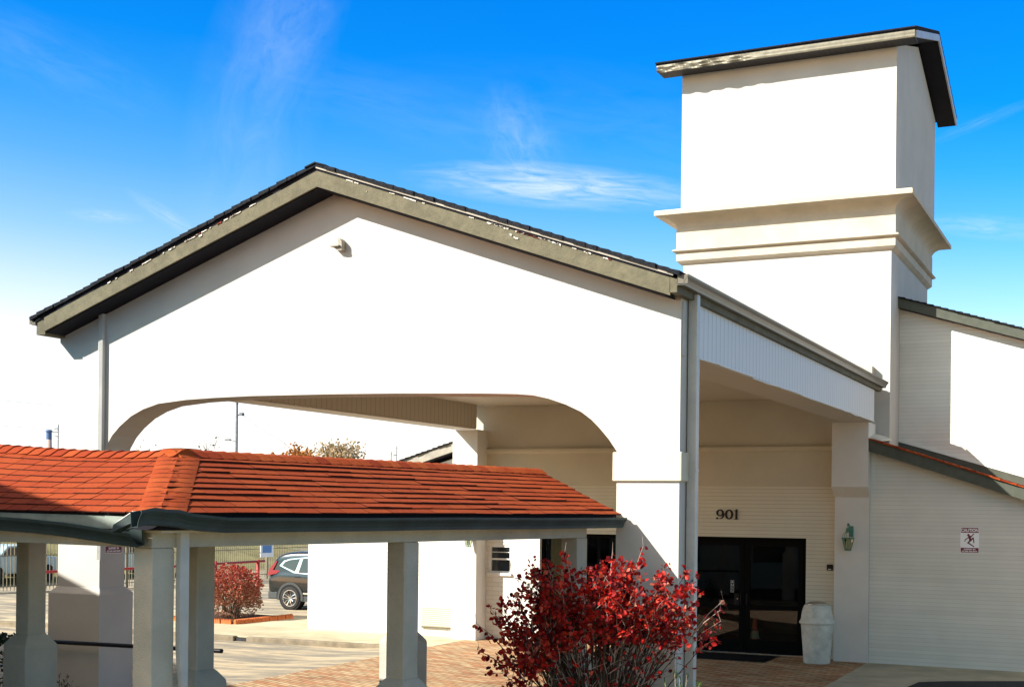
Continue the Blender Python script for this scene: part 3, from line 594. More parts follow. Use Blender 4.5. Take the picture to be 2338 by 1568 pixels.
# glazed entrance: frame members, then two door leaves
GY = 26.74
b = MB(); b.box(-11.94, -5.99, GY-.03, GY+.04, 2.36, 2.43)
for x in (-11.94, -10.6, -9.95, -8.52, -6.06): b.box(x, x+.07, GY-.03, GY+.04, .0, 2.358)
b.box(-11.87, -8.52, GY-.03, GY+.04, .014, .12)
b.build('entrance_frame', 'door_frame', B)
b = MB(); b.box(-11.87, -10.6, GY, GY+.008, .12, 2.36); b.box(-10.53, -9.95, GY, GY+.008, .12, 2.36); b.box(-9.88, -8.52, GY, GY+.008, .12, 2.36); b.build('sidelight_glass', 'door_glass', B)
b = MB(); b.box(-8.52, -5.99, GY-.08, GY+.05, .002, .022); b.build('threshold', 'steel', B)
for i, (xa, xb) in enumerate(((-8.45, -7.30), (-7.29, -6.07))):
    d = MB(); st = .11
    d.box(xa, xa+st, GY-.025, GY+.02, .03, 2.35); d.box(xb-st, xb, GY-.025, GY+.02, .03, 2.35); d.box(xa+st, xb-st, GY-.025, GY+.02, 2.25, 2.35); d.box(xa+st, xb-st, GY-.025, GY+.02, .03, .30); d.box(xa+st, xb-st, GY-.025, GY+.02, .93, 1.03)
    D_ = d.build('door', 'door_frame', B, bevel=.004)
    g = MB(); g.box(xa+st, xb-st, GY-.004, GY+.004, .302, .928); g.box(xa+st, xb-st, GY-.004, GY+.004, 1.032, 2.248); g.build('door_glass', 'door_glass', D_)
    h = MB(); hx = xb-.06 if i == 0 else xa+.06
    h.tube([(hx, GY-.03, 1.02), (hx, GY-.09, 1.04), (hx, GY-.09, 1.24), (hx, GY-.03, 1.26)], .011, 8)
    h.build('pull_handle', 'black_metal', D_)
    if i == 0:
        q = MB(); q.box(hx-.15, hx-.09+.04, GY-.036, GY-.026, 1.0, 1.25); q.build('lock_plate', 'black_metal', D_, bevel=.01)
        q = MB(); q.lathe((0, 0, 0), [(.012, 0), (.012, .006), (.0, .007)], 12)
        q.v = [(hx-.08+x, GY-.037-z, 1.14+y) for x, y, z in q.v]; q.build('lock_cylinder', 'steel', D_)
        q = MB(); px = -7.555
        for (x0_, x1_, z0_, z1_) in ((px-.034, px-.031, 1.27, 1.52), (px+.031, px+.034, 1.27, 1.52), (px-.031, px+.031, 1.27, 1.273), (px-.031, px+.031, 1.517, 1.52)): q.box(x0_, x1_, GY-.030, GY-.0265, z0_, z1_)
        lb = q.build('pull_label', 'sign_white', D_)
        for k, ch in enumerate('PULL'): text_mesh(ch, .065, 'lettering', 'sign_white', D_, (px, GY-.0255, 1.455-k*.056), (1, 0, 0), (0, 0, 1), .002)
# side lite right of the doors already framed; window in the white brick
b = MB(); WX0, WX1, WZ0, WZ1 = -13.2, -12.65, 1.51, 2.14
for a_ in ((WX0, WX0+.05, WZ0, WZ1), (WX1-.04, WX1, WZ0, WZ1), (WX0+.05, WX1-.04, WZ1-.05, WZ1), (WX0+.05, WX1-.04, WZ0, WZ0+.04), (WX0+.05, WX1-.04, 1.80, 1.84), (WX0+.05, WX1-.04, 1.97, 1.985)): b.box(a_[0], a_[1], 26.62, 26.70, a_[2], a_[3])
wf = b.build('window', 'white_paint', B)
b = MB(); b.box(WX0+.05, WX1-.04, 26.66, 26.668, WZ0+.04, WZ1-.05); b.build('pane', 'window_dark', wf)
b = MB(); b.box(WX0-.03, WX1+.03, 26.54, 26.62, WZ0-.06, WZ0-.002); b.build('window_sill', 'white_paint', B)
b = MB(); b.box(-14.87, -13.95, 26.485, 26.499, .22, .67); vg = b.build('wall_vent', 'louver', B)
b = MB(); b.box(-14.87, -14.1, 26.44, 26.499, .19, .218); b.build('vent_sill', 'trim', B)

# house number 901: heavy serif numerals on the brick above the doors
def ellpts(cx, cz, rx, rzz, n=28, rot=0): return [(cx+rx*math.cos(2*math.pi*i/n+rot), cz+rzz*math.sin(2*math.pi*i/n+rot)) for i in range(n)]
def digit_ring(bm, cx, cz, rx, rz_, ix, iz, y0, d):
    o_ = ellpts(cx, cz, rx, rz_); i_ = ellpts(cx, cz, ix, iz); n = len(o_)
    vs = [(x, y0, z) for x, z in o_]+[(x, y0, z) for x, z in i_]+[(x, y0+d, z) for x, z in o_]+[(x, y0+d, z) for x, z in i_]; fs = []
    for k in range(n):
        j = (k+1) % n; fs += [(k, j, n+j, n+k), (2*n+k, 3*n+k, 3*n+j, 2*n+j), (k, 2*n+k, 2*n+j, j), (n+k, n+j, 3*n+j, 3*n+k)]
    bm.add(vs, fs)
H = thing('house_number', (-7.65, 26.59, 2.9), 'black serif street number 901 fixed to the brick above the entrance doors', 'house number')
zc = 2.90; yy = BY-.022
b = MB(); digit_ring(b, -7.80, zc+.03, .082, .072, .040, .052, yy, .02)
tail = []; 
for i in range(15):
    a_ = R(10)-R(118)*i/14; tail.append((-7.815+.095*math.cos(a_), zc+.005+.105*math.sin(a_), .022-.010*i/14))
pl = [(x+w_*.9, z) for x, z, w_ in tail]+[(x-w_*.9, z+w_*.3) for x, z, w_ in tail[::-1]]
b.prism([(x, yy-.001, z) for x, z in pl], (0, .02, 0)); b.prism([(x, yy-.002, z) for x, z in ellpts(-7.862, zc-.085, .022, .02, 12)], (0, .02, 0)); b.build('digit', 'digit_black', H)
b = MB(); digit_ring(b, -7.605, zc-.002, .088, .104, .042, .078, yy, .02); b.build('digit', 'digit_black', H)
b = MB(); b.prism([(x, yy, z) for x, z in [(-7.49, zc-.105), (-7.41, zc-.105), (-7.41, zc-.095), (-7.428, zc-.088), (-7.428, zc+.108), (-7.445, zc+.108), (-7.487, zc+.078), (-7.487, zc+.068), (-7.470, zc+.068), (-7.470, zc-.088), (-7.49, zc-.095)]], (0, .02, 0)); b.build('digit', 'digit_black', H)

# ------------------------------------------------------------ small things at the entrance
def lantern(x, y, z, label, cage_h=.24):
    T = thing('wall_lantern', (x, y, z), label, 'lantern')
    b = MB(); b.box(x-.045, x+.045, y-.02, y-.001, z+.06, z+.27); b.build('back_plate', 'verdigris', T, bevel=.012)
    cx, cy = x-.03, y-.17
    b = MB(); pts = [(x, y-.02, z+.14), (x-.005, y-.07, z+.19), (x-.01, y-.12, z+.27), (cx, cy-.005, z+.325), (cx, cy-.04, z+.315), (cx, cy-.045, z+.28), (cx, cy-.01, z+.265)]
    b.tube(pts, [.014, .013, .012, .011, .010, .009, .006], 8); b.tube([(cx, cy, z+.30), (cx, cy, z+.2)], .008, 6); b.build('scroll_arm', 'verdigris', T, smooth=True)
    b = MB(); b.lathe((cx, cy, z), [(.008, .235), (.035, .225), (.045, .20), (.042, .17), (.055, .155), (.05, .145)], 8)
    for k in range(6):
        a_ = 2*math.pi*k/6; b.tube([(cx+.045*math.cos(a_), cy+.045*math.sin(a_), z+.15), (cx+.09*math.cos(a_), cy+.09*math.sin(a_), z+.11), (cx+.115*math.cos(a_), cy+.115*math.sin(a_), z+.035)], .005, 5)
    b.lathe((cx, cy, z), [(.118, .020), (.128, .022), (.128, .038), (.118, .04)], 6); b.build('cap', 'verdigris', T)
    b = MB()
    for k in range(6):
        a_ = 2*math.pi*k/6; b.tube([(cx+.115*math.cos(a_), cy+.115*math.sin(a_), z+.025), (cx+.062*math.cos(a_), cy+.062*math.sin(a_), z-.20)], .006, 5)
    b.lathe((cx, cy, z), [(.068, -.215), (.068, -.20), (.06, -.195)], 6); b.build('cage', 'verdigris', T)
    b = MB(); b.lathe((cx, cy, z), [(.108, .018), (.058, -.19)], 6); b.build('glass', 'lamp_glass', T)
    b = MB()
    for dx in (-.028, .03): b.tube([(cx+dx, cy, z-.17), (cx+dx, cy, z-.02)], .012, 8)
    b.build('candle_tube', 'curtain', T)
lantern(-5.03, 26.30, 2.43, 'green verdigris wall lantern with clear glass on the right pier beside the doors')
lantern(-13.36, 26.10, 2.31, 'sunlit wall lantern on the left white pier, half hidden above by the low roof edge')

def caution_sign(o, xd, label):
    o = Vector(o); x = Vector(xd); z = Vector((0, 0, 1)); n = x.cross(z)       # n points at the viewer
    T = thing('caution_sign', o, label, 'sign'); w2, h2 = .17, .245
    def rr(x0, x1, z0, z1, r, corners=(1, 1, 1, 1)):
        pts = []
        for (cx, cz, a0, c_) in ((x1-r, z1-r, 0, corners[0]), (x0+r, z1-r, 90, corners[1]), (x0+r, z0+r, 180, corners[2]), (x1-r, z0+r, 270, corners[3])):
            if c_:
                for i in range(5): a_ = R(a0+90*i/4); pts.append((cx+r*math.cos(a_), cz+r*math.sin(a_)))
            else: pts.append((x1 if a0 in (0, 270) else x0, z1 if a0 in (0, 90) else z0))
        return pts
    def pr(name, pts, m, d0, d1):
        b = MB(); b.prism([o+x*a_+z*c_+n*d0 for a_, c_ in pts], n*(d1-d0)); return b.build(name, m, T)
    pr('plate', rr(-w2, w2, -h2, h2, .03), 'sign_white', .001, .006)
    pr('header_band', rr(-w2+.007, w2-.007, .143, h2-.007, .024, (1, 1, 0, 0)), 'sign_maroon', .0065, .008)
    pr('footer_band', rr(-w2+.007, w2-.007, -h2+.007, -.145, .024, (0, 0, 1, 1)), 'sign_maroon', .0065, .008)
    text_mesh('CAUTION', .082, 'header_text', 'sign_white', T, o+z*.163+n*.0095, x, z, .001, sx=.86, bold=.0025)
    text_mesh('SLIPPERY IN', .040, 'footer_text', 'sign_white', T, o+z*-.187+n*.0095, x, z, .001, bold=.0012)
    text_mesh('ICE, RAIN, AND SNOW', .036, 'footer_text', 'sign_white', T, o+z*-.226+n*.0095, x, z, .001, sx=.74, bold=.0012)
    b = MB()
    def pg(pts): b.prism([o+x*a_+z*c_+n*.0065 for a_, c_ in pts], n*.0015)
    def limb(a_, c_, w_):
        a_ = Vector(a_); c_ = Vector(c_); d_ = (c_-a_).normalized(); q = Vector((-d_.y, d_.x))*w_/2; e = d_*w_*.3
        pg([a_-e+q, a_-e-q, c_+e-q*.7, c_+e+q*.7])
    pg(ellpts(-.025, .098, .024, .024, 16))
    limb((-.005, .07), (.012, -.005), .050); limb((.0, .065), (-.075, .015), .022); limb((-.075, .015), (-.09, -.02), .018); limb((.015, .06), (.075, .125), .022)
    limb((.005, -.01), (-.03, -.05), .032); limb((-.03, -.05), (.075, -.118), .026); limb((.018, .0), (.062, .045), .030); limb((.062, .045), (.075, -.045), .024)
    b.build('falling_figure', 'sign_maroon', T)
caution_sign((-2.80, 26.34, 2.465), (1, 0, 0), 'caution sign with falling figure on the shaded brick wall at the right')
caution_sign((-13.02, 14.27, 2.53), (0, 1, 0), 'slippery caution sign on the left portico column, only its foot below the low roof')

b = MB(); b.box(-5.56, -5.44, 26.545, 26.598, 1.795, 1.915); T = thing('card_reader', (-5.5, 26.6, 1.85), 'small black card reader box on the brick between doors and right pier', 'card reader')
b.build('housing', 'black_metal', T, bevel=.012)
b = MB(); b.box(-5.53, -5.47, 26.538, 26.544, 1.815, 1.825); b.build('status_strip', 'sign_white', T)
b = MB(); b.box(-5.52, -5.48, 26.538, 26.544, 1.89, 1.896); b.build('indicator', 'tail_lamp', T)

# litter bin
bx, by = -5.56, 25.72
T = thing('litter_bin', (bx, by, 0), 'pale grey plastic litter bin with domed lid standing by the entrance pier', 'bin')
b = MB(); b.lathe((bx, by, 0), [(.235, .006), (.255, .012), (.258, .03), (.27, .25), (.30, .62), (.312, .775), (.312, .79)], 40); b.build('barrel', 'bin_plastic', T, smooth=False, bevel=0).data.shade_smooth()
b = MB(); b.lathe((bx, by, 0), [(.30, .775), (.335, .785), (.345, .80), (.342, .825), (.325, .85), (.315, .87), (.30, .93), (.262, 1.12), (.245, 1.15), (.20, 1.158)], 40); lid = b.build('lid', 'bin_plastic', T, smooth=True)
b = MB(); b.lathe((bx, by, 0), [(.222, 1.155), (.20, 1.185), (.13, 1.21), (.05, 1.222), (0, 1.224)], 32); b.build('ash_tray', 'steel', T, smooth=True)
b = MB()
def onlid(a_, z_, off): r_ = .318-(z_-.87)*.20+off; return (bx+r_*math.cos(a_), by+r_*math.sin(a_), z_)
a0, a1 = R(-150), R(-92); rings = []
for i in range(9):
    a_ = a0+(a1-a0)*i/8; rings.append([onlid(a_, .93, .0), onlid(a_, 1.10, .0), onlid(a_, 1.10, .014), onlid(a_, .93, .018)])
b.loft(rings); b.build('flap', 'bin_plastic', lid)
b = MB(); T = thing('door_mat', (-7.5, 26.0, .01), 'black rubber mat on the brick paving in front of the doors', 'mat')
b.prism([(-8.9, 25.35, .006), (-6.55, 25.35, .006), (-6.55, 26.45, .006), (-8.9, 26.45, .006)], (0, 0, .012)); b.build('pad', 'mat_rubber', T)
b = MB()
for (xa, xb, ya, yb) in ((-8.96, -6.49, 25.29, 25.349), (-8.96, -6.49, 26.451, 26.51), (-8.96, -8.901, 25.349, 26.451), (-6.549, -6.49, 25.349, 26.451)): b.box(xa, xb, ya, yb, .006, .013)
b.build('border', 'black_metal', T)
T = thing('traffic_cone', (-7.15, 27.02, 0), 'orange traffic cone standing inside behind the entrance door glass', 'cone')
b = MB(); b.lathe((-7.15, 27.02, 0), [(.135, .04), (.03, .72), (.025, .73)], 20); b.build('cone_body', 'cone_orange', T, smooth=True)
b = MB(); b.lathe((-7.15, 27.02, 0), [(.098, .30), (.102, .30), (.078, .46), (.075, .46)], 20); b.build('reflective_collar', 'curtain', T)
b = MB(); b.box(-7.33, -6.97, 26.84, 27.20, .014, .045); b.build('base', 'cone_orange', T, bevel=.01)
# curtain behind the left sidelight
b = MB(); rings = []; n = 60
for i in range(n+1):
    x = -11.78+.55*i/n; y = 26.86+.05*math.sin(i*.75)+.01*math.sin(i*2.1); rings.append([(x, y, .1), (x, y, 2.33), (x, y+.006, 2.33), (x, y+.006, .1)])
b.loft(rings); one(b, 'curtain', 'curtain', 'yellow-green pleated curtain hanging behind the dark glass left of the doors', 'curtain', smooth=False)

# handrail in front of the left portico column
T = thing('handrail', (-12.2, 13.75, 0), 'black pipe handrail passing in front of the left portico column base', 'handrail')
b = MB(); b.tube([(-17.0, 13.75, 1.0), (-10.72, 13.75, 1.085), (-10.69, 13.75, 1.085)], .028, 10); b.build('rail', 'black_metal', T, smooth=True)
for x in (-16.6, -14.9, -11.0):
    b = MB(); b.tube([(x, 13.75, -.1), (x, 13.75, 1.0+(x+17)*.0135)], .022, 8); b.build('post', 'black_metal', T, smooth=True)

# ------------------------------------------------------------ low walkway canopy (foreground)
def CW(s, v, z=0.0): return CO + CD*s + CV*v + Vector((0, 0, z))
HW = 1.15; ZE, ZR = 2.925, 3.44; LV = 13.0
def zroof(d, along):           # d: distance in from the eave; along: distance down the left run past the hip
    k = sstep(0, 3.6, along); zr = ZR + .13*k - .02*math.sin(math.pi*min(1, max(0, along)/3.2)); ze = ZE + .03*k
    return ze + (zr-ze)*d/HW
C = thing('walkway_canopy', (CO.x, CO.y, 0), 'low foreground walkway canopy with orange-red shingles, dark gutter and stucco posts', 'canopy')
NC = 11; ex = HW/NC
def tabs(bm, run):
    for i in range(NC):
        d0, d1 = ex*i, ex*(i+1)+.012
        lo = d0+.10; hi = CL if run == 0 else LV
        u = lo-.3*random.random(); step = .305; hold = 0; ext = 0
        while u < hi:
            u1 = u+step; a_, c_ = max(u, d0), min(u1-.007, hi+rnd(-.012, .02) if run == 0 else hi)
            if c_ > a_+.01:
                if hold <= 0: hold = random.randint(1, 4); ext = random.choice((0, 0, .008, .004)) if run == 0 else random.choice((0, .003))
                hold -= 1; t0 = rnd(.004, .006) + ext; w0, w1 = rnd(-.004, .002), rnd(-.004, .002)
                q = []
                for (uu, dd, tt) in ((a_, d0+w0, 0), (c_, d0+w1, 0), (c_, d1, 0), (a_, d1, 0), (a_, d0+w0, t0+.006), (c_, d0+w1, t0+.006+rnd(-.003, .003)), (c_, d1, .001), (a_, d1, .001)):
                    uu = max(uu, dd)
                    if run == 0: z = zroof(dd, 0); q.append(CW(uu, dd, z+tt))
                    else: z = zroof(dd, uu-HW); q.append(CW(dd-(.006 if dd == d0 else 0), uu+(.005 if uu == a_ else 0), z+tt*.8))
                bm.hexa(q, rnd(.3, .7), 1)
            u = u1
b = MB(); tabs(b, 0); tabs(b, 1)
# far slopes (plain sheets with course steps)
for i in range(NC):
    d0, d1 = ex*i, ex*(i+1)
    e0, e1 = 2*HW-d0, 2*HW-d1
    b.hexa([CW(2*HW-d0 if 0 else e0, e0, zroof(d0, 0)-.004), CW(CL, e0, zroof(d0, 0)-.004), CW(CL, e1, zroof(d1, 0)-.004), CW(e1, e1, zroof(d1, 0)-.004), CW(e0, e0, zroof(d0, 0)+.014), CW(CL, e0, zroof(d0, 0)+.014), CW(CL, e1, zroof(d1, 0)+.003), CW(e1, e1, zroof(d1, 0)+.003)], rnd(0, 1))
    b.hexa([CW(e0, e0, zroof(d0, 0)-.004), CW(e0, LV, zroof(d0, 9)-.004), CW(e1, LV, zroof(d1, 9)-.004), CW(e1, e1, zroof(d1, 0)-.004), CW(e0, e0, zroof(d0, 0)+.014), CW(e0, LV, zroof(d0, 9)+.014), CW(e1, LV, zroof(d1, 9)+.003), CW(e1, e1, zroof(d1, 0)+.003)], rnd(0, 1))
b.build('roof', ['shingle_red', 'shingle_edge'], C, recalc=False)
# ridge and hip caps
b = MB(); u = HW-.1
while u < CL:
    t0 = .022; u1 = min(CL, u+.15)
    zr = lambda: zroof(HW, 0)
    w = .15
    b.loft([[CW(u, HW-w, zroof(HW-w, 0)+.012), CW(u, HW-w*.4, zr()-.016+.014), CW(u, HW, zr()+.014), CW(u, HW+w*.4, zr()-.002), CW(u, HW+w, zroof(HW-w, 0)+.012), CW(u, HW, zr()-.05)],
            [CW(u1, HW-w, zroof(HW-w, 0)+.020), CW(u1, HW-w*.4, zr()-.016+.024), CW(u1, HW, zr()+.024), CW(u1, HW+w*.4, zr()+.008), CW(u1, HW+w, zroof(HW-w, 0)+.020), CW(u1, HW, zr()-.05)]], tone=rnd(0, 1)); u = u1
v = HW-.1
while v < LV:
    v1 = v+.17; w = .15; r0 = []
    for vv, t_ in ((v, .022), (v1, .010)):
        al = vv-HW; zt = zroof(HW, al); r0.append([CW(HW-w, vv, zroof(HW-w, al)+t_), CW(HW-w*.4, vv, zt-.014+t_), CW(HW, vv, zt+t_), CW(HW+w*.4, vv, zt-.014+t_), CW(HW+w, vv, zroof(HW-w, al)+t_), CW(HW, vv, zt-.05)])
    b.loft(r0, tone=rnd(0, 1)); v = v1
b.build('ridge_cap', 'shingle_red', C)
b = MB(); nh = 14
for i in range(nh+1):
    d0 = -.02+(HW+.04)*i/nh; d1 = -.02+(HW+.04)*(i+1)/nh+.02
    if d1 > HW+.02: d1 = HW+.02
    rings = []
    for dd, t_ in ((d0, .010), (d1, .004)):
        ring = []; q = .25
        for k in range(-8, 9):
            a_ = k/8*q; rr_ = .040*math.exp(-(a_/.10)**2)
            s_, v_ = dd+max(0, a_)+rr_, dd+max(0, -a_)+rr_
            ring.append(CW(s_, v_, zroof(dd, 0)+.014+t_*(1-abs(k/8)**3)))
        rings.append(ring)
    lower = [[p-Vector((0, 0, .03)) for p in r] for r in rings]; tn = rnd(.5, .9)
    b.cur = 0; nk = len(rings[0]); b.add(rings[0]+rings[1], [(k, k+1, nk+k+1, nk+k) for k in range(nk-1)], tn)
    b.cur = 1; b.add(rings[0]+lower[0], [(k, k+1, nk+k+1, nk+k) for k in range(nk-1)], tn); b.add([rings[0][0], rings[1][0], lower[1][0], lower[0][0]], [(0, 1, 2, 3)], tn); b.add([rings[0][-1], rings[1][-1], lower[1][-1], lower[0][-1]], [(0, 1, 2, 3)], tn)
b.build('hip_cap', ['shingle_red', 'shingle_edge'], C, recalc=False)
# under-eave closure and beams
b = MB()
b.hexa([CW(.1, .10, 2.78), CW(CL-.02, .10, 2.78), CW(CL-.02, 2*HW-.1, 2.78), CW(.1, 2*HW-.1, 2.78), CW(.1, .10, 2.80), CW(CL-.02, .10, 2.80), CW(CL-.02, 2*HW-.1, 2.80), CW(.1, 2*HW-.1, 2.80)])
b.hexa([CW(.1, 2*HW-.098, 2.78), CW(2*HW-.1, 2*HW-.098, 2.78), CW(2*HW-.1, LV, 2.78), CW(.1, LV, 2.78), CW(.1, 2*HW-.098, 2.80), CW(2*HW-.1, 2*HW-.098, 2.80), CW(2*HW-.1, LV, 2.80), CW(.1, LV, 2.80)])
b.build('soffit', 'stucco_inner', C)
b = MB(); b.hexa([CW(.09, .06, 2.80), CW(CL, .06, 2.80), CW(CL, .09, 2.80), CW(.09, .09, 2.80), CW(.09, .06, 2.945), CW(CL, .06, 2.945), CW(CL, .09, 2.955), CW(.09, .09, 2.955)])
b.hexa([CW(.06, .06, 2.80), CW(.06, LV, 2.80), CW(.09, LV, 2.80), CW(.09, .06, 2.80), CW(.06, .06, 2.945), CW(.06, LV, 2.965), CW(.09, LV, 2.965), CW(.09, .06, 2.945)]); b.build('fascia_board', 'soffit_dark', C)
b = MB(); b.prism([CW(CL-.06, .06, 2.79), CW(CL-.06, 2*HW-.06, 2.79), CW(CL-.06, 2*HW-.06, 2.9), CW(CL-.06, HW, ZR-.03), CW(CL-.06, .06, 2.9)], CD*.03); b.build('gable_end', 'stucco_tan', C)
def hb(bm, s0, s1, v0, v1, z0, z1): bm.hexa([CW(s0, v0, z0), CW(s1, v0, z0), CW(s1, v1, z0), CW(s0, v1, z0), CW(s0, v0, z1), CW(s1, v0, z1), CW(s1, v1, z1), CW(s0, v1, z1)])
PW = .215; I0 = .25
for a_ in ((I0-.11, CL-.30-.02, I0, I0+PW), (I0, CL-.32, 2*HW-I0-PW, 2*HW-I0)):
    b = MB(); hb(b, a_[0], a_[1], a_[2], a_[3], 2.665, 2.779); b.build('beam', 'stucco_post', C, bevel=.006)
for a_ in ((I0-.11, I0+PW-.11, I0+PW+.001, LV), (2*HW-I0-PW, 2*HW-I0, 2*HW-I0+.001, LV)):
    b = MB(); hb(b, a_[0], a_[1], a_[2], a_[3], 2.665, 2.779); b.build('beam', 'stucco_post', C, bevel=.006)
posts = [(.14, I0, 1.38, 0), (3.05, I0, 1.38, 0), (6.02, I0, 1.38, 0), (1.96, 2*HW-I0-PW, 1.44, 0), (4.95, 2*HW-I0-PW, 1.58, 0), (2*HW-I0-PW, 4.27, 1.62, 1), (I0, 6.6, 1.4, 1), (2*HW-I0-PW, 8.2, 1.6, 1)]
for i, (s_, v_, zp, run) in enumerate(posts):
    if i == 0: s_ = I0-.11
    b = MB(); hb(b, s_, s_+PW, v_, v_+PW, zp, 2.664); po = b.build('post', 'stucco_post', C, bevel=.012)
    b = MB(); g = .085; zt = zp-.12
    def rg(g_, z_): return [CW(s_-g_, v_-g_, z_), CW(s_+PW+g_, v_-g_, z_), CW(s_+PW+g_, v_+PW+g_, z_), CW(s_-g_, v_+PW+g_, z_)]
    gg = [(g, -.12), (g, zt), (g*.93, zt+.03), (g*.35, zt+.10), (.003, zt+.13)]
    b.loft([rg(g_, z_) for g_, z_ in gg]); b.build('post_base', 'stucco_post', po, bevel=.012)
# gutters: near run, and left run bent down and torn at the corner
def kgut(stations, outdir, name):
    b = MB(); gutter(b, [p for p, _, _ in stations], [outdir]*len(stations), [z for _, z, _ in stations], [t for _, _, t in stations]); return b.build(name, 'gutter_green', C)
st = []
for s_, z, t_ in [(-.22, .040, .10), (-.10, .056, .14), (.0, .055, .05), (.12, .046, .10), (.26, .030, .0), (.42, .012, .04), (.62, .0, 0), (1.1, 0, 0), (2.2, -.004, .02), (3.5, .002, 0), (5, -.003, 0), (CL+.02, 0, 0)]: st.append((CW(s_, .055, 2.895), z, t_))
kgut(st, -CV, 'gutter')
b = MB(); b.prism([CW(CL+.02, .05, 2.89), CW(CL+.02, .05, 2.782), CW(CL+.02, -.018, 2.782), CW(CL+.02, -.04, 2.84), CW(CL+.02, -.07, 2.875), CW(CL+.02, -.07, 2.893)], CD*.004); b.build('gutter_end', 'gutter_taupe', C)
st = []
for v_, z, t_ in [(.26, -.095, -.22), (.45, -.088, -.12), (.7, -.070, -.08), (1.0, -.050, -.04), (1.5, -.026, -.02), (2.3, -.006, 0), (4, .025, 0), (LV, .04, 0)]: st.append((CW(.055, v_, 2.895), z, t_))
kgut(st, -CD, 'gutter')
b = MB(); b.hexa([CW(.034, .42, 2.80), CW(.045, .42, 2.80), CW(.045, 4.0, 2.86), CW(.034, 4.0, 2.86), CW(.034, .42, 2.90), CW(.045, .42, 2.90), CW(.045, 4.0, 2.925), CW(.034, 4.0, 2.925)]); b.build('gutter_lining', 'gutter_inside', C)
# torn flap, crushed mitre and a strip of bent lip
b = MB()
for k in range(7):
    pass
fl = [(.36, -.075, 2.83), (.30, -.10, 2.80), (.22, -.12, 2.80), (.10, -.10, 2.84), (.02, -.09, 2.92), (-.02, -.05, 2.955), (.08, -.03, 2.93), (.20, -.02, 2.88), (.30, -.02, 2.85)]
cen = CW(-.10, .16, 2.84); vs = [CW(s_+rnd(-.01, .01), v_, z_) for v_, s_, z_ in fl]+[cen]; n = len(fl)
b.add(vs, [(i, (i+1) % n, n) for i in range(n)])
vs2 = [p+Vector((.004, .006, -.006)) for p in vs]; b.add(vs2, [((i+1) % n, i, n) for i in range(n)])
b.build('crushed_gutter_corner', 'gutter_green', C, recalc=False)
b = MB(); b.hexa([CW(-.10, .36, 2.842), CW(-.08, .32, 2.84), CW(-.10, .12, 2.925), CW(-.12, .15, 2.93), CW(-.10, .36, 2.848), CW(-.075, .32, 2.848), CW(-.095, .12, 2.934), CW(-.12, .15, 2.936)]); b.hexa([CW(-.14, .37, 2.78), CW(-.09, .32, 2.78), CW(-.10, .11, 2.85), CW(-.13, .14, 2.86), CW(-.12, .37, 2.840), CW(-.08, .32, 2.839), CW(-.095, .12, 2.924), CW(-.12, .15, 2.928)])
b.build('bent_gutter_lip', 'gutter_green', C)
b = MB(); b.hexa([CW(-.108, .365, 2.8485), CW(-.07, .32, 2.8485), CW(-.09, .115, 2.9365), CW(-.122, .15, 2.9375), CW(-.108, .365, 2.853), CW(-.07, .32, 2.853), CW(-.09, .115, 2.941), CW(-.122, .15, 2.942)]); b.add([CW(-.06, .08, 2.952), CW(-.07, -.05, 2.955), CW(-.02, -.06, 2.958), CW(.0, .10, 2.956)], [(0, 1, 2, 3)]); b.build('bare_metal_edge', 'white_paint', C)
# canopy downspout at the corner post, dented
b = MB(); rings = []
for z, w_, d_ in [(2.78, .085, .0), (2.5, .085, 0), (2.1, .085, 0), (1.9, .08, .0), (1.75, .07, .008), (1.62, .05, .018), (1.5, .07, .01), (1.35, .085, 0), (.3, .085, 0)]:
    c0 = CW(.405, I0-.055-d_, z); a_ = CD*w_/2+Vector((0, 0, 0)); o_ = -CV*(.05-d_)
    rings.append([c0-a_, c0-a_*.4+(-CV*.0), c0+a_*.4, c0+a_, c0+a_+CV*.05, c0-a_+CV*.05])
b.loft(rings); b.build('downspout', 'spout', C)

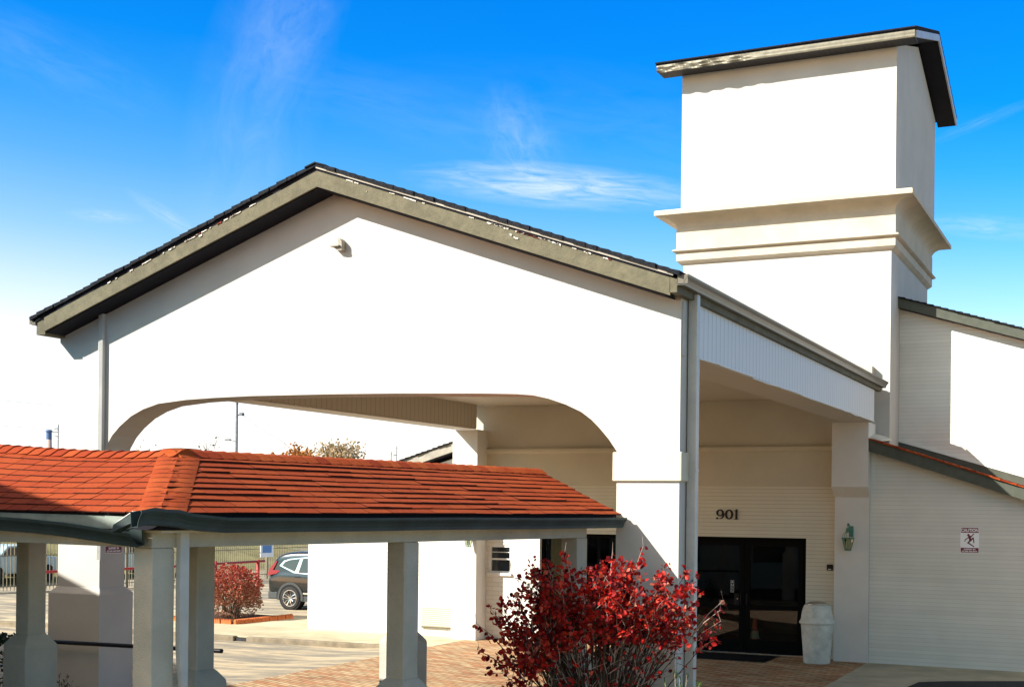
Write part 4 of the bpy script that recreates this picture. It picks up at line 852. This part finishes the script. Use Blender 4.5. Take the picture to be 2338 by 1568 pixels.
# ------------------------------------------------------------ plants
def leafblade(bm, p, d, size, tone, w=.5):
    d = d.normalized(); s_ = d.orthogonal().normalized(); s_ = Matrix.Rotation(rnd(0, 6.28), 3, d) @ s_; n = d.cross(s_)
    tip = p+d*size; m1 = p+d*size*.4+n*size*.10
    m2 = p+d*size*.75+n*size*.08; bm.add([p, m1+s_*size*w*.5, m2+s_*size*w*.36, tip, m2-s_*size*w*.36, m1-s_*size*w*.5, p+d*size*.55-n*size*.04], [(0, 1, 6), (1, 2, 6), (2, 3, 6), (3, 4, 6), (4, 5, 6), (5, 0, 6)], tone)
def burning_bush():
    base = Vector((-4.90, 12.39, 0)); T = thing('red_bush', base, 'large leggy bush with dark and bright red leaves before the right portico column', 'bush')
    side = rt0.copy(); back = fwd.copy(); st = MB(); lf = MB()
    def P3(a_, b__, z): return base+side*a_+back*b__+Vector((0, 0, z))
    def leaves(p, n, sp, d):
        for _ in range(n):
            q = p+Vector((rnd(-sp, sp), rnd(-sp, sp), rnd(-sp, sp))); a_ = (q-base).dot(side)
            if q.z < 1.66-.95*max(0, -a_-.25) - .25*max(0, a_-.5) and random.random() < .93: continue
            leafblade(lf, q, d*rnd(.2, 1)+Vector((rnd(-1, 1), rnd(-1, 1), rnd(-1.2, .5))), rnd(.036, .070), min(1, max(0, random.gauss(.42, .25))), .8)
    n = 0
    while n < 160:
        u, w_, z = rnd(-1, 1), rnd(-1, 1), rnd(-1, 1)
        rr_ = u*u+w_*w_+z*z
        if rr_ > 1 or rr_ < .16: continue
        a_ = u*1.12-.03; zz = 1.68+z*.70+.05*math.sin(a_*9)+.10*(a_ > .5)
        if a_ > .45 and zz < 1.35: continue
        if zz < 1.25 and a_ > -.4 and random.random() < .8: continue
        n += 1; tgt = P3(a_, w_*.5, zz)
        b0 = P3(a_*.22+rnd(-.06, .06), w_*.12, -.05); m1 = P3(a_*.34+rnd(-.05, .05), w_*.25, zz*.45); m2 = P3(a_*.66+rnd(-.06, .06), w_*.4, zz*.78)
        k_ = rnd(.7, 1.5); st.cur = 0
        st.tube([b0, m1, m2, tgt], [.013*k_, .010*k_, .0065*k_, .0025], 5, caps=False)
        seg = [m1.lerp(m2, t) for t in (.35, .7)]+[m2.lerp(tgt, t) for t in (0, .25, .5, .75, 1)]; d0 = (tgt-m2).normalized()
        for i, q in enumerate(seg):
            if i < 2: leaves(q, 2, .05, d0); continue
            for _ in range(2):
                dd = (d0*rnd(.3, 1)+Vector((rnd(-.8, .8), rnd(-.8, .8), rnd(-.4, .8)))).normalized(); e = q+dd*rnd(.08, .22)
                st.cur = 1 if random.random() < .5 else 0
                st.tube([q, q.lerp(e, .5)+Vector((rnd(-.015, .015), rnd(-.015, .015), 0)), e], [.004, .003, .0015], 4, caps=False)
                leaves(e, 5, .038, dd); leaves(q.lerp(e, .55), 3, .032, dd)
    for a_, zz, l_ in ((1.24, 1.98, .2), (1.30, 2.06, .2), (1.22, 1.88, .25), (-1.20, 1.55, .2), (-1.24, 1.8, .2), (.45, 2.62, .1), (.15, 2.55, .1), (-.35, 2.55, .1)):
        st.cur = 1; q0 = P3(a_*.75, .05, zz*.84); q1 = P3(a_, rnd(-.2, .2), zz); st.tube([q0, q0.lerp(q1, .5)+Vector((0, 0, .03)), q1, q1+Vector((rnd(-.04, .04), 0, .10))], [.006, .005, .003, .0015], 4, caps=False)
        for t in (.5, .75, .95): leaves(q0.lerp(q1, t), 4, .04, Vector((0, 0, -1)))
    st.build('stem', ['bark_dark', 'twig_pale'], T, recalc=False); lf.build('foliage', 'leaf_red', T, recalc=False)
    return T
burning_bush()
def round_bush(cx, cy, z, r, h, name, label, lmat, cat='bush', nst=40, nl=5200, leaf=.05):
    T = thing(name, (cx, cy, z), label, cat); st = MB(); lf = MB()
    for k in range(nst):
        a_ = rnd(0, 6.28); rr_ = rnd(.1, .95)*r; top = Vector((cx+rr_*math.cos(a_), cy+rr_*math.sin(a_), z+h*rnd(.6, .95)))
        b0 = Vector((cx+.1*math.cos(a_), cy+.1*math.sin(a_), z)); mid = b0.lerp(top, .5)+Vector((rnd(-.06, .06), rnd(-.06, .06), 0)); st.tube([b0, mid, top], [.013, .008, .003], 4, caps=False)
    k = 0
    while k < nl:
        x, y, w_ = rnd(-1, 1), rnd(-1, 1), rnd(0, 1)
        rad = math.sqrt(x*x+y*y); lim = math.sin(math.pi*min(1, .16+.80*w_))**.55
        lump = .10*math.sin(7*x+3*y+9*w_)+.07*math.sin(13*y-5*w_)
        if rad > lim+lump or (w_ < .22 and random.random() < .75) or (rad < .5*lim and random.random() < .6): continue
        p = Vector((cx+x*r, cy+y*r, z+h*(.06+.94*w_)+rnd(-.03, .03)))
        leafblade(lf, p, Vector((x+rnd(-.7, .7), y+rnd(-.7, .7), rnd(-.5, .8))), leaf*rnd(.7, 1.4), min(1, max(0, 1.05-w_*.75+random.gauss(0, .16))), .6); k += 1
    st.build('stem', 'bark', T, recalc=False); lf.build('foliage', lmat, T, recalc=False); return T
round_bush(-21.15, 27.6, 0, .76, 1.42, 'red_bush', 'rounded dusty red bush in the brick-edged bed beside the parked car', 'leaf_dusty', leaf=.07)
# bed edging
b = MB(); b.prism([(-22.6, 26.45, .002), (-20.2, 26.45, .002), (-20.0, 28.6, .002), (-22.6, 28.9, .002)], (0, 0, .05)); struct(b, 'soil_bed', 'soil')
eb = MB(); 
for k in range(5):
    x = .0+.06*k; eb.prism([(x+.0015, -.035, 0), (x+.0585, -.035, 0), (x+.0585, -.035, .085), (x+.045, -.035, .115), (x+.03, -.035, .125), (x+.015, -.035, .115), (x+.0015, -.035, .085)], (0, .07, 0))
proto = tag(eb.build('edging_brick', 'terracotta', None), 'scalloped terracotta edging brick in the front row of the round bush bed', 'edging brick', 'front row of scalloped bricks edging the bush bed')
def put_edge(o, p, ang): o.location = p; o.rotation_euler = (0, 0, ang)
path = [((-22.6, 26.4), (-20.2, 26.4)), ((-20.15, 26.4), (-19.95, 28.6))]; first = True
for (a_, c_) in path:
    a_ = Vector(a_); c_ = Vector(c_); L_ = (c_-a_).length; n = int(L_/.305); ang = math.atan2((c_-a_).y, (c_-a_).x)
    for k in range(n):
        p = a_+(c_-a_)*k/n; o = proto if first else proto.copy()
        if not first: COL.objects.link(o)
        first = False
        if a_.x > -21: o['label'] = 'scalloped terracotta edging brick in the side row running back toward the parked car'; o['group'] = 'side row of scalloped bricks edging the bush bed'
        put_edge(o, (p.x, p.y, .005), ang+rnd(-.015, .015))
def tuft(cx, cy, z, h, r, n, name, label, lmat, cat):
    T = thing(name, (cx, cy, z), label, cat); b = MB(); s_ = MB()
    for k in range(n):
        a_ = rnd(0, 6.28); q = rnd(0, 1)**.5*r; hh = h*rnd(.5, 1)*(1-.35*q/r); p0 = Vector((cx+q*.35*math.cos(a_), cy+q*.35*math.sin(a_), z)); p1 = Vector((cx+q*math.cos(a_), cy+q*math.sin(a_), z+hh))
        s_.tube([p0, p0.lerp(p1, .6)+Vector((0, 0, .03)), p1], [.004, .003, .0015], 4, caps=False)
        for m_ in range(22):
            t_ = rnd(.35, 1); q_ = p0.lerp(p1, t_); leafblade(b, q_, (p1-p0).normalized()+Vector((rnd(-.8, .8), rnd(-.8, .8), rnd(-.1, .6))), rnd(.03, .07), rnd(0, 1), .16)
    s_.build('stem', 'twig_pale', T, recalc=False); b.build('foliage', lmat, T, recalc=False)
zt = gz(-3.42, 10.55); tuft(-3.42, 10.55, zt, 1.80-zt, .20, 22, 'evergreen_sapling', 'feathery green sapling tip at the foot of the right downspout', 'leaf_green', 'shrub')
tuft(-12.25, 12.5, gz(-12.25, 12.5), .95, .22, 40, 'small_shrub', 'dark twiggy shrub in the shade at the foot of the left column', 'leaf_dark', 'shrub')
# clipped hedge at the left frame edge
T = thing('hedge', (-15.2, 12.6, 0), 'dark green clipped hedge in shade at the lower left edge', 'hedge')
b = MB()
for k in range(7000):
    x, y, z = rnd(-17.6, -12.85), rnd(12.2, 12.9), rnd(0, 1.28)
    if k % 2: y = 12.2+rnd(0, .08)
    elif k % 3: z = 1.28-rnd(0, .08)
    leafblade(b, Vector((x, y, z-.05)), Vector((rnd(-1, 1), rnd(-1, .4), rnd(-.3, 1))), rnd(.04, .07), rnd(0, 1), .6)
b.build('foliage', 'leaf_dark', T, recalc=False)
b = MB()
for k in range(30): x = -17.5+.16*k; b.tube([(x, 12.55, -.05), (x+rnd(-.05, .05), 12.55, 1.1)], [.015, .006], 5, caps=False)
b.build('stem', 'bark', T, recalc=False)

# ------------------------------------------------------------ parked car (heads right)
def car(x0, yn, z0, paint, label, name='parked_suv', cat='car', heading=1, full=True):
    # x0 rear bumper, yn near side, builds along +X (heading 1)
    T = thing(name, (x0+2.3, yn+.9, z0), label, cat); yc = yn+.92
    def X(a_): return x0+a_*heading
    b = MB(); rings = []
    # a, zbot, zbelt, ztop, wlow, wbelt, wtop
    prof = [(.0, .50, .82, .98, .70, .74, .66), (.04, .42, .90, 1.12, .82, .84, .80), (.14, .36, .96, 1.36, .88, .88, .78), (.34, .30, 1.03, 1.60, .91, .91, .77), (.62, .28, 1.06, 1.70, .92, .92, .76), (1.2, .26, 1.04, 1.735, .92, .92, .76), (2.1, .26, 1.00, 1.73, .92, .92, .76), (2.7, .26, .98, 1.62, .92, .92, .75), (3.35, .26, .97, 1.12, .92, .90, .72), (3.6, .27, .94, 1.04, .92, .88, .74), (4.3, .32, .80, .90, .88, .82, .68), (4.55, .40, .68, .76, .74, .70, .56), (4.6, .46, .62, .66, .62, .60, .5)]
    for a_, zb, zl, zt, w1, w2_, w3 in prof:
        r_ = []
        half = [(w1*.9, zb), (w1, zb+.10), (w1+.015, (zb+zl)*.5), (w2_+.005, zl-.05), (w2_-.03, zl), (w3+.04, zt-.10), (w3, zt-.035), (w3-.12, zt), (0, zt+.015)]
        for w_, z_ in half: r_.append((X(a_), yc-w_, z0+z_))
        for w_, z_ in half[-2::-1]: r_.append((X(a_), yc+w_, z0+z_))
        rings.append(r_)
    b.loft(rings); body = b.build('body', paint, T, smooth=True); md = body.modifiers.new('sub', 'SUBSURF'); md.levels = 1; md.render_levels = 2
    def sidepoly(nm, pts, m, d=.012, par=None, th=.01, side=-1):
        bb = MB(); q = []
        for a_, z_ in pts:
            w_ = .905 if z_ < 1.0 else .905-.10*(z_-1.0)/.62
            q.append(Vector((X(a_), yc+side*(w_+d), z0+z_)))
        bb.prism(q, (0, side*th, 0)); return bb.build(nm, m, par or T)
    sd_ = [-1, 1] if full else [-1]
    for s in sd_:
        sidepoly('window_trim', [(.46, 1.29), (.60, 1.44), (.80, 1.50), (1.35, 1.56), (2.4, 1.57), (2.9, 1.40), (3.25, 1.05), (1.40, 1.06), (.98, 1.09)], 'chrome', .004, side=s)
        sidepoly('window', [(.55, 1.29), (.66, 1.41), (.84, 1.47), (1.16, 1.51), (1.02, 1.13)], 'car_glass', .016, side=s)
        sidepoly('window', [(1.28, 1.52), (2.0, 1.54), (2.0, 1.09), (1.16, 1.10)], 'car_glass', .016, side=s)
        sidepoly('window', [(2.08, 1.54), (2.4, 1.54), (2.85, 1.36), (3.12, 1.08), (2.08, 1.09)], 'car_glass', .016, side=s)
        sidepoly('tail_lamp', [(.03, .98), (.10, 1.18), (.28, 1.40), (.36, 1.44), (.30, 1.30), (.22, 1.16), (.50, 1.14), (.36, 1.05), (.10, 1.0)], 'tail_lamp', -.035, th=.035, side=s)
        sidepoly('sill_cladding', [(1.30, .26), (3.2, .26), (3.2, .42), (1.30, .42)], 'car_trim', .012, side=s, th=.02)
        sidepoly('sill_strip', [(1.32, .47), (3.2, .47), (3.2, .52), (1.32, .52)], 'chrome', .02, side=s, th=.012)
        sidepoly('door_handle', [(1.05, .99), (1.22, .995), (1.22, .975), (1.05, .97)], 'car_paint', .01, side=s, th=.02)
    b = MB(); b.loft([[(X(a_), yc-w_, z0+.30), (X(a_), yc+w_, z0+.30), (X(a_), yc+w_, z0+.52), (X(a_), yc-w_, z0+.52)] for a_, w_ in ((-.03, .70), (.05, .86), (.42, .93))]); b.build('rear_bumper', 'car_trim', T, bevel=.03)
    b = MB(); b.tube([(X(.9), yc-.62, z0+1.76), (X(1.0), yc-.62, z0+1.79), (X(2.3), yc-.62, z0+1.79), (X(2.45), yc-.62, z0+1.74)], .016, 6); b.build('roof_rail', 'chrome', T)
    for ax in (.90, 3.56):
        for s in (-1, 1):
            yw = yc+s*.80
            # wheel arch
            if s == -1:
                ar = MB(); pts = []
                for k in range(17): a_ = math.pi*k/16*1.12-.06*math.pi; pts.append((ax+.455*math.cos(a_), .36+.455*math.sin(a_)))
                for k in range(16, -1, -1): a_ = math.pi*k/16*1.12-.06*math.pi; pts.append((ax+.385*math.cos(a_), .36+.385*math.sin(a_)))
                ar.prism([(X(p_), yc-.955, z0+q_) for p_, q_ in pts], (0, .10, 0)); ar.build('wheel_arch', 'car_trim', T)
                ar = MB(); ar.prism([(X(ax+.39*math.cos(2*math.pi*k/24)), yc-.945, z0+.36+.39*math.sin(2*math.pi*k/24)) for k in range(24)], (0, .25, 0)); ar.build('wheel_well', 'black_metal', T)
            w_ = MB(); pr_ = [(.22, -.11), (.30, -.12), (.335, -.105), (.348, -.05), (.348, .05), (.335, .105), (.30, .12), (.22, .11)]
            w_.loft([[(X(ax)+r_*math.cos(2*math.pi*k/32), yw+s*o_-.0-.05*(s == -1), z0+.348+r_*math.sin(2*math.pi*k/32)) for k in range(32)] for r_, o_ in pr_])
            ty = w_.build('wheel', 'tyre', T, smooth=True)
            yf = yw+s*.118-.05*(s == -1)
            rm = MB(); rm.loft([[(X(ax)+r_*math.cos(2*math.pi*k/32), yf-s*o_, z0+.348+r_*math.sin(2*math.pi*k/32)) for k in range(32)] for r_, o_ in ((.245, -.004), (.225, -.004), (.225, .06), (.235, .10))], caps=False); rm.build('rim', 'chrome', ty)
            dk = MB(); dk.lathe((0, 0, 0), [(.23, 0), (.23, .01)], 24); dk.v = [(X(ax)+x, yf-s*.07+z, z0+.348+y) for x, y, z in dk.v]; dk.build('brake_disc', 'black_metal', ty)
            sp = MB()
            for k in range(5):
                a_ = 2*math.pi*k/5+.3
                for o_ in (-.17, .17):
                    p0 = (X(ax)+.045*math.cos(a_+o_*2), yf-s*.012, z0+.348+.045*math.sin(a_+o_*2)); pm = (X(ax)+.14*math.cos(a_+o_*1.9), yf+s*.002, z0+.348+.14*math.sin(a_+o_*1.9)); p1 = (X(ax)+.225*math.cos(a_+o_*1.25), yf-s*.004, z0+.348+.225*math.sin(a_+o_*1.25)); sp.tube([p0, pm, p1], [.012, .014, .018], 5)
            sp.tube([(X(ax), yf-s*.03, z0+.348), (X(ax), yf+s*.004, z0+.348)], .04, 12); sp.build('spoke', 'chrome', ty)
    return T
car(-23.3, 32.0, -.1, 'car_paint', 'dark blue-green parked car, rear end seen past the white brick wall corner')

# pale cars beyond the fence
def far_car(x, y, rot, label, m):
    T = thing('parked_car', (x, y, 1.55), label, 'car')
    b = MB(); prof = [(-2.2, .35), (-2.2, .8), (-1.9, .95), (-1.3, 1.0), (-.8, 1.4), (.6, 1.42), (1.2, 1.0), (2.0, .9), (2.2, .7), (2.2, .35)]
    b.prism([(p_, -.85, q_) for p_, q_ in prof], (0, 1.7, 0)); o1 = b.build('body', m, None, bevel=.06)
    b = MB(); b.prism([(-1.15, -.87, 1.02), (-.75, -.87, 1.33), (.55, -.87, 1.35), (1.05, -.87, 1.02)], (0, 1.74, 0)); o2 = b.build('window', 'car_glass', None)
    ws = []
    for ax in (-1.35, 1.35):
        for s in (-.8, .8): b = MB(); b.tube([(ax, s-.1, .32), (ax, s+.1, .32)], .32, 18); ws.append(b.build('wheel', 'tyre', None))
    for o in [o1, o2]+ws: o.parent = T
    T.rotation_euler = (0, 0, rot)
    return T
t1 = far_car(-38.6, 36.5, R(95), 'pale blue-green car beyond the fence at the far left', 'pale_car'); t1.location.z = -.05
t2 = far_car(-37.9, 42.0, R(80), 'white-blue car seen through fence bars left of the portico column', 'pale_car'); t2.location.z = -.05

# ------------------------------------------------------------ fence, barrier, signs, poles
F = thing('iron_fence', (-33.5, 38, 0), 'tall dark iron picket fence along the far edge of the parking lot', 'fence')
pts = [(-37.2, 27.2), (-34.9, 32.6), (-33.2, 37.1), (-32.85, 41), (-32.8, 45.1), (-32.9, 52)]
for (a_, c_) in zip(pts, pts[1:]):
    a_ = Vector((*a_, 0)); c_ = Vector((*c_, 0)); n = int((c_-a_).length/.125); b = MB(); d_ = (c_-a_).normalized()
    for k in range(1, n): p = a_+(c_-a_)*k/n; b.box(p.x-.011, p.x+.011, p.y-.011, p.y+.011, -.06, 2.05)
    for z in (.08, 1.15, 1.9): b.tube([a_+Vector((0, 0, z)), c_+Vector((0, 0, z))], .018, 4)
    b.build('panel', 'fence_metal', F)
    b = MB(); b.box(a_.x-.04, a_.x+.04, a_.y-.04, a_.y+.04, -.12, 2.2); b.box(a_.x-.05, a_.x+.05, a_.y-.05, a_.y+.05, 2.2, 2.23); b.build('post', 'fence_metal', F)
b = MB(); b.box(-34.45, -34.2, 33.5, 33.62, -.12, 2.5); b.box(-34.47, -34.18, 33.48, 33.64, 2.5, 2.56)
one(b, 'gate_post', 'white_paint', 'pale square gate post in the fence at the far left', 'gate post')
T = thing('pipe_barrier', (-27, 33, 0), 'red painted pipe barrier behind the dusty red bush', 'barrier')
b = MB(); b.tube([(-28.35, 28.1, .98), (-28.3, 28.3, .98), (-27.4, 31.8, 1.0), (-26.30, 36.05, 1.10)], .038, 8); b.build('rail', 'red_paint', T, smooth=True)
for x, y in ((-26.80, 34.09), (-26.37, 35.78)):
    b = MB(); b.tube([(x, y, -.12), (x, y, 1.12)], .055, 10); b.lathe((x, y, 1.12), [(.055, 0), (.03, .03), (0, .035)], 10); b.build('post', 'red_paint', T, smooth=True)
T = thing('fence_sign', (-32.6, 44.5, 1.5), 'white panel with blue picture hung on the iron fence behind the barrier', 'sign')
b = MB(); b.box(-32.66, -32.64, 44.45, 45.35, .80, 1.75); b.build('plate', 'sign_white', T)
b = MB(); b.box(-32.637, -32.632, 44.58, 45.22, .98, 1.28); b.prism([(-32.632, 44.65, 1.34), (-32.632, 44.85, 1.34), (-32.632, 45.2, 1.60), (-32.632, 45.0, 1.60)], (.004, 0, 0)); b.build('print', 'sign_blue', T)

def far_pole(x, y, h, r, label, arm=None, group=None):
    T = thing('utility_pole', (x, y, 0), label, 'utility pole', group); b = MB(); b.tube([(x, y, -.2), (x, y, h)], [r*1.2, r], 10); b.build('pole', 'wood_pole', T, smooth=True)
    b = MB(); b.lathe((x, y, h), [(r*1.2, 0), (r*.7, .2), (0, .25)], 8); b.build('cap', 'wood_pole', T); return T
def at(x, y, c): v = rt*((x-1169)/2980)+up*(-(y-784-373.16)/2980)+fwd; return Vector((0, 0, 3))+v*c
p = at(541, 922, 70); T = far_pole(p.x, p.y, p.z, .07, 'slim grey street pole with a short arm seen through the portico arch')
q = at(552, 946, 70); z = at(541, 948, 70).z
b = MB(); b.tube([(p.x, p.y, z), (q.x, q.y, z+.05)], .035, 6); b.box(q.x-.1, q.x+.1, q.y-.1, q.y+.1, z-.02, z+.14); b.build('arm', 'wood_pole', T)
q2 = at(522, 1004, 70); z2 = q2.z; b = MB(); b.tube([(p.x, p.y, at(541, 1008, 70).z), (q2.x, q2.y, z2+.02)], .02, 6); b.box(q2.x-.22, q2.x+.1, q2.y-.08, q2.y+.08, z2-.03, z2+.05); b.build('lamp_arm', 'wood_pole', T)
w0 = at(552, 945, 70); w1 = at(640, 1004, 60); b = MB(); b.tube([w0, w0.lerp(w1, .5)-Vector((0, 0, .12)), w1, w1+(w1-w0)*1.5-Vector((0, 0, .4))], .010, 4, caps=False); one(b, 'overhead_wire', 'black_metal', 'thin wire sloping down to the right from the street pole arm', 'wire')
for (ya, yb, lab) in ((908, 928, 'upper of two thin overhead wires left of the portico'), (972, 982, 'lower of two thin overhead wires left of the portico')):
    a_ = at(-260, ya-30, 60); c_ = at(170, yb+2, 75); b = MB(); b.tube([a_, a_.lerp(c_, .5)-Vector((0, 0, .10)), c_, c_+(c_-a_)*1.2], .012, 4, caps=False); one(b, 'overhead_wire', 'black_metal', lab, 'wire')
p = at(133, 976, 80); T = far_pole(p.x, p.y, p.z, .035, 'thin wooden pole with crossarms just right of the smokestack'); b = MB()
for yy_, l_ in ((978, .35), (986, .6), (996, .3)): z = at(133, yy_, 80).z; b.box(p.x-l_*.8, p.x+l_*.8, p.y-.04, p.y+.04, z-.03, z+.03)
b.build('crossarm', 'wood_pole', T)
for xx, yt, lab in ((906, 1024, 'taller distant pole above the red roof ridge'), (893, 1037, 'shorter distant pole with a side bracket above the red roof ridge')):
    p = at(xx, yt, 95); T = far_pole(p.x, p.y, p.z, .04, lab); b = MB(); b.box(p.x-.25, p.x, p.y-.03, p.y+.03, p.z-.5, p.z-.42); b.build('bracket', 'wood_pole', T)
p = at(112, 981, 220); T = thing('smokestack', (p.x, p.y, 0), 'distant pale smokestack with dark blue top above the red roof', 'smokestack')
b = MB(); b.lathe((p.x, p.y, 0), [(.85, 0), (.46, p.z-1.6)], 20); b.build('shaft', 'stack_concrete', T, smooth=True)
b = MB(); b.lathe((p.x, p.y, 0), [(.48, p.z-1.6), (.46, p.z-.4), (.60, p.z-.38), (.60, p.z-.15), (.45, p.z-.1), (.40, p.z)], 20); b.build('cap', 'stack_blue', T)
p = at(112, 995, 220)

def tree(x, y, h, r, lmat, name, label, nleaf, leaf, dens=.5, crown_lo=.35):
    T = thing(name, (x, y, 0), label, 'tree'); tr = MB(); lf = MB(); tips = []
    def br(p, d, ln, rad, dep):
        pts = [p]; cur = p
        for i in range(3): d = (d+Vector((rnd(-.2, .2), rnd(-.2, .2), rnd(-.02, .12)))).normalized(); cur = cur+d*ln/3; pts.append(cur)
        tr.tube(pts, [rad, rad*.85, rad*.7, rad*.5], 5, caps=False)
        if dep == 0: tips.append(cur); return
        for k in range(3 if dep > 1 else 4): br(pts[random.choice((2, 3))], (d+Vector((rnd(-.9, .9), rnd(-.9, .9), rnd(-.1, .6)))).normalized(), ln*rnd(.6, .8), rad*.55, dep-1)
        tips.append(cur)
    br(Vector((x, y, -.3)), Vector((0, 0, 1)), h*crown_lo+.3, h*.018, 4)
    zmax = max(t.z for t in tips); 
    for v in range(len(tr.v)): pass
    for k in range(nleaf):
        t_ = random.choice(tips); p = t_+Vector((random.gauss(0, 1), random.gauss(0, 1), random.gauss(0, .7)))*r*.13
        leafblade(lf, p, Vector((rnd(-1, 1), rnd(-1, 1), rnd(-1, 1))), leaf*rnd(.6, 1.3), rnd(0, 1), .7)
    s_ = h/zmax
    for m_ in (tr, lf): m_.v = [(x+(a_-x)*r/(h*.42)*s_ if 0 else a_, b_, c_*s_) for a_, b_, c_ in m_.v]
    tr.build('trunk', 'bark', T, recalc=False)
    if nleaf: lf.build('crown', lmat, T, recalc=False)
for (px, pyt, c_, r_, lm, nm, lab, nl, lf_) in ((700, 1025, 105, 2.2, 'leaf_orange', 'autumn_tree', 'low orange autumn tree above the red roof ridge', 3600, .26), (772, 1013, 118, 2.4, 'leaf_tan', 'autumn_tree', 'pale tan autumn tree right of the orange one', 2200, .24), (716, 1008, 125, 2.2, 'leaf_green', 'thin_tree', 'thin greenish bare-branched tree rising behind the orange one', 110, .2),
    (322, 1008, 110, 2.0, 'leaf_orange', 'autumn_tree', 'sparse russet treetop just inside the arch at left', 200, .2), (448, 998, 115, 1.5, 'leaf_green', 'thin_tree', 'bare thin treetop above the canopy hip', 60, .2), (560, 1060, 130, 3, 'leaf_tan', 'autumn_tree', 'tan tree seen low through the fence behind the barrier', 900, .25), (30, 1100, 100, 3, 'leaf_tan', 'autumn_tree', 'tan tree behind the fence at the far left', 900, .25)):
    p = at(px, pyt, c_); tree(p.x, p.y, p.z, r_, lm, nm, lab, nl, lf_)

# ------------------------------------------------------------ hotel wing left of the viewer (casts the morning shade)
def pq(p, q): return (.753*p+.66*q, -.66*p+.753*q)
Hh = thing('hotel_wing', (*pq(-20, -9), 0), 'two-storey tan wing standing outside the frame at left', 'building')
A, Bp = pq(-32, -7.3), pq(-9.6, -4.65); A2, B2 = pq(-32, -14), pq(-9.6, -12)
b = MB(); b.loft([[(*A, -.2), (*Bp, -.2), (*B2, -.2), (*A2, -.2)], [(*A, 6.55), (*Bp, 6.45), (*B2, 6.45), (*A2, 6.55)]]); b.build('wall', 'hotel_wall', Hh)
b = MB(); b.loft([[(*A, 6.55), (*Bp, 6.45), (*B2, 6.45), (*A2, 6.55)], [(*A, 6.63), (*Bp, 6.53), (*B2, 6.53), (*A2, 6.63)]]); b.v = [(x, y, z+.002) for x, y, z in b.v]; b.build('roof', 'shingle_black', Hh)
for lvl in (1.0, 4.2):
    for k in range(6):
        t_ = .08+.155*k; a_ = Vector(A).lerp(Vector(Bp), t_); c_ = Vector(A).lerp(Vector(Bp), t_+.06); n_ = (Vector(Bp)-Vector(A)).normalized(); n_ = Vector((-n_.y, n_.x))*.03
        b = MB(); b.loft([[(a_.x+n_.x, a_.y+n_.y, lvl), (c_.x+n_.x, c_.y+n_.y, lvl), (c_.x-n_.x, c_.y-n_.y, lvl), (a_.x-n_.x, a_.y-n_.y, lvl)], [(a_.x+n_.x, a_.y+n_.y, lvl+1.4), (c_.x+n_.x, c_.y+n_.y, lvl+1.4), (c_.x-n_.x, c_.y-n_.y, lvl+1.4), (a_.x-n_.x, a_.y-n_.y, lvl+1.4)]]); b.build('window', 'window_dark', Hh)
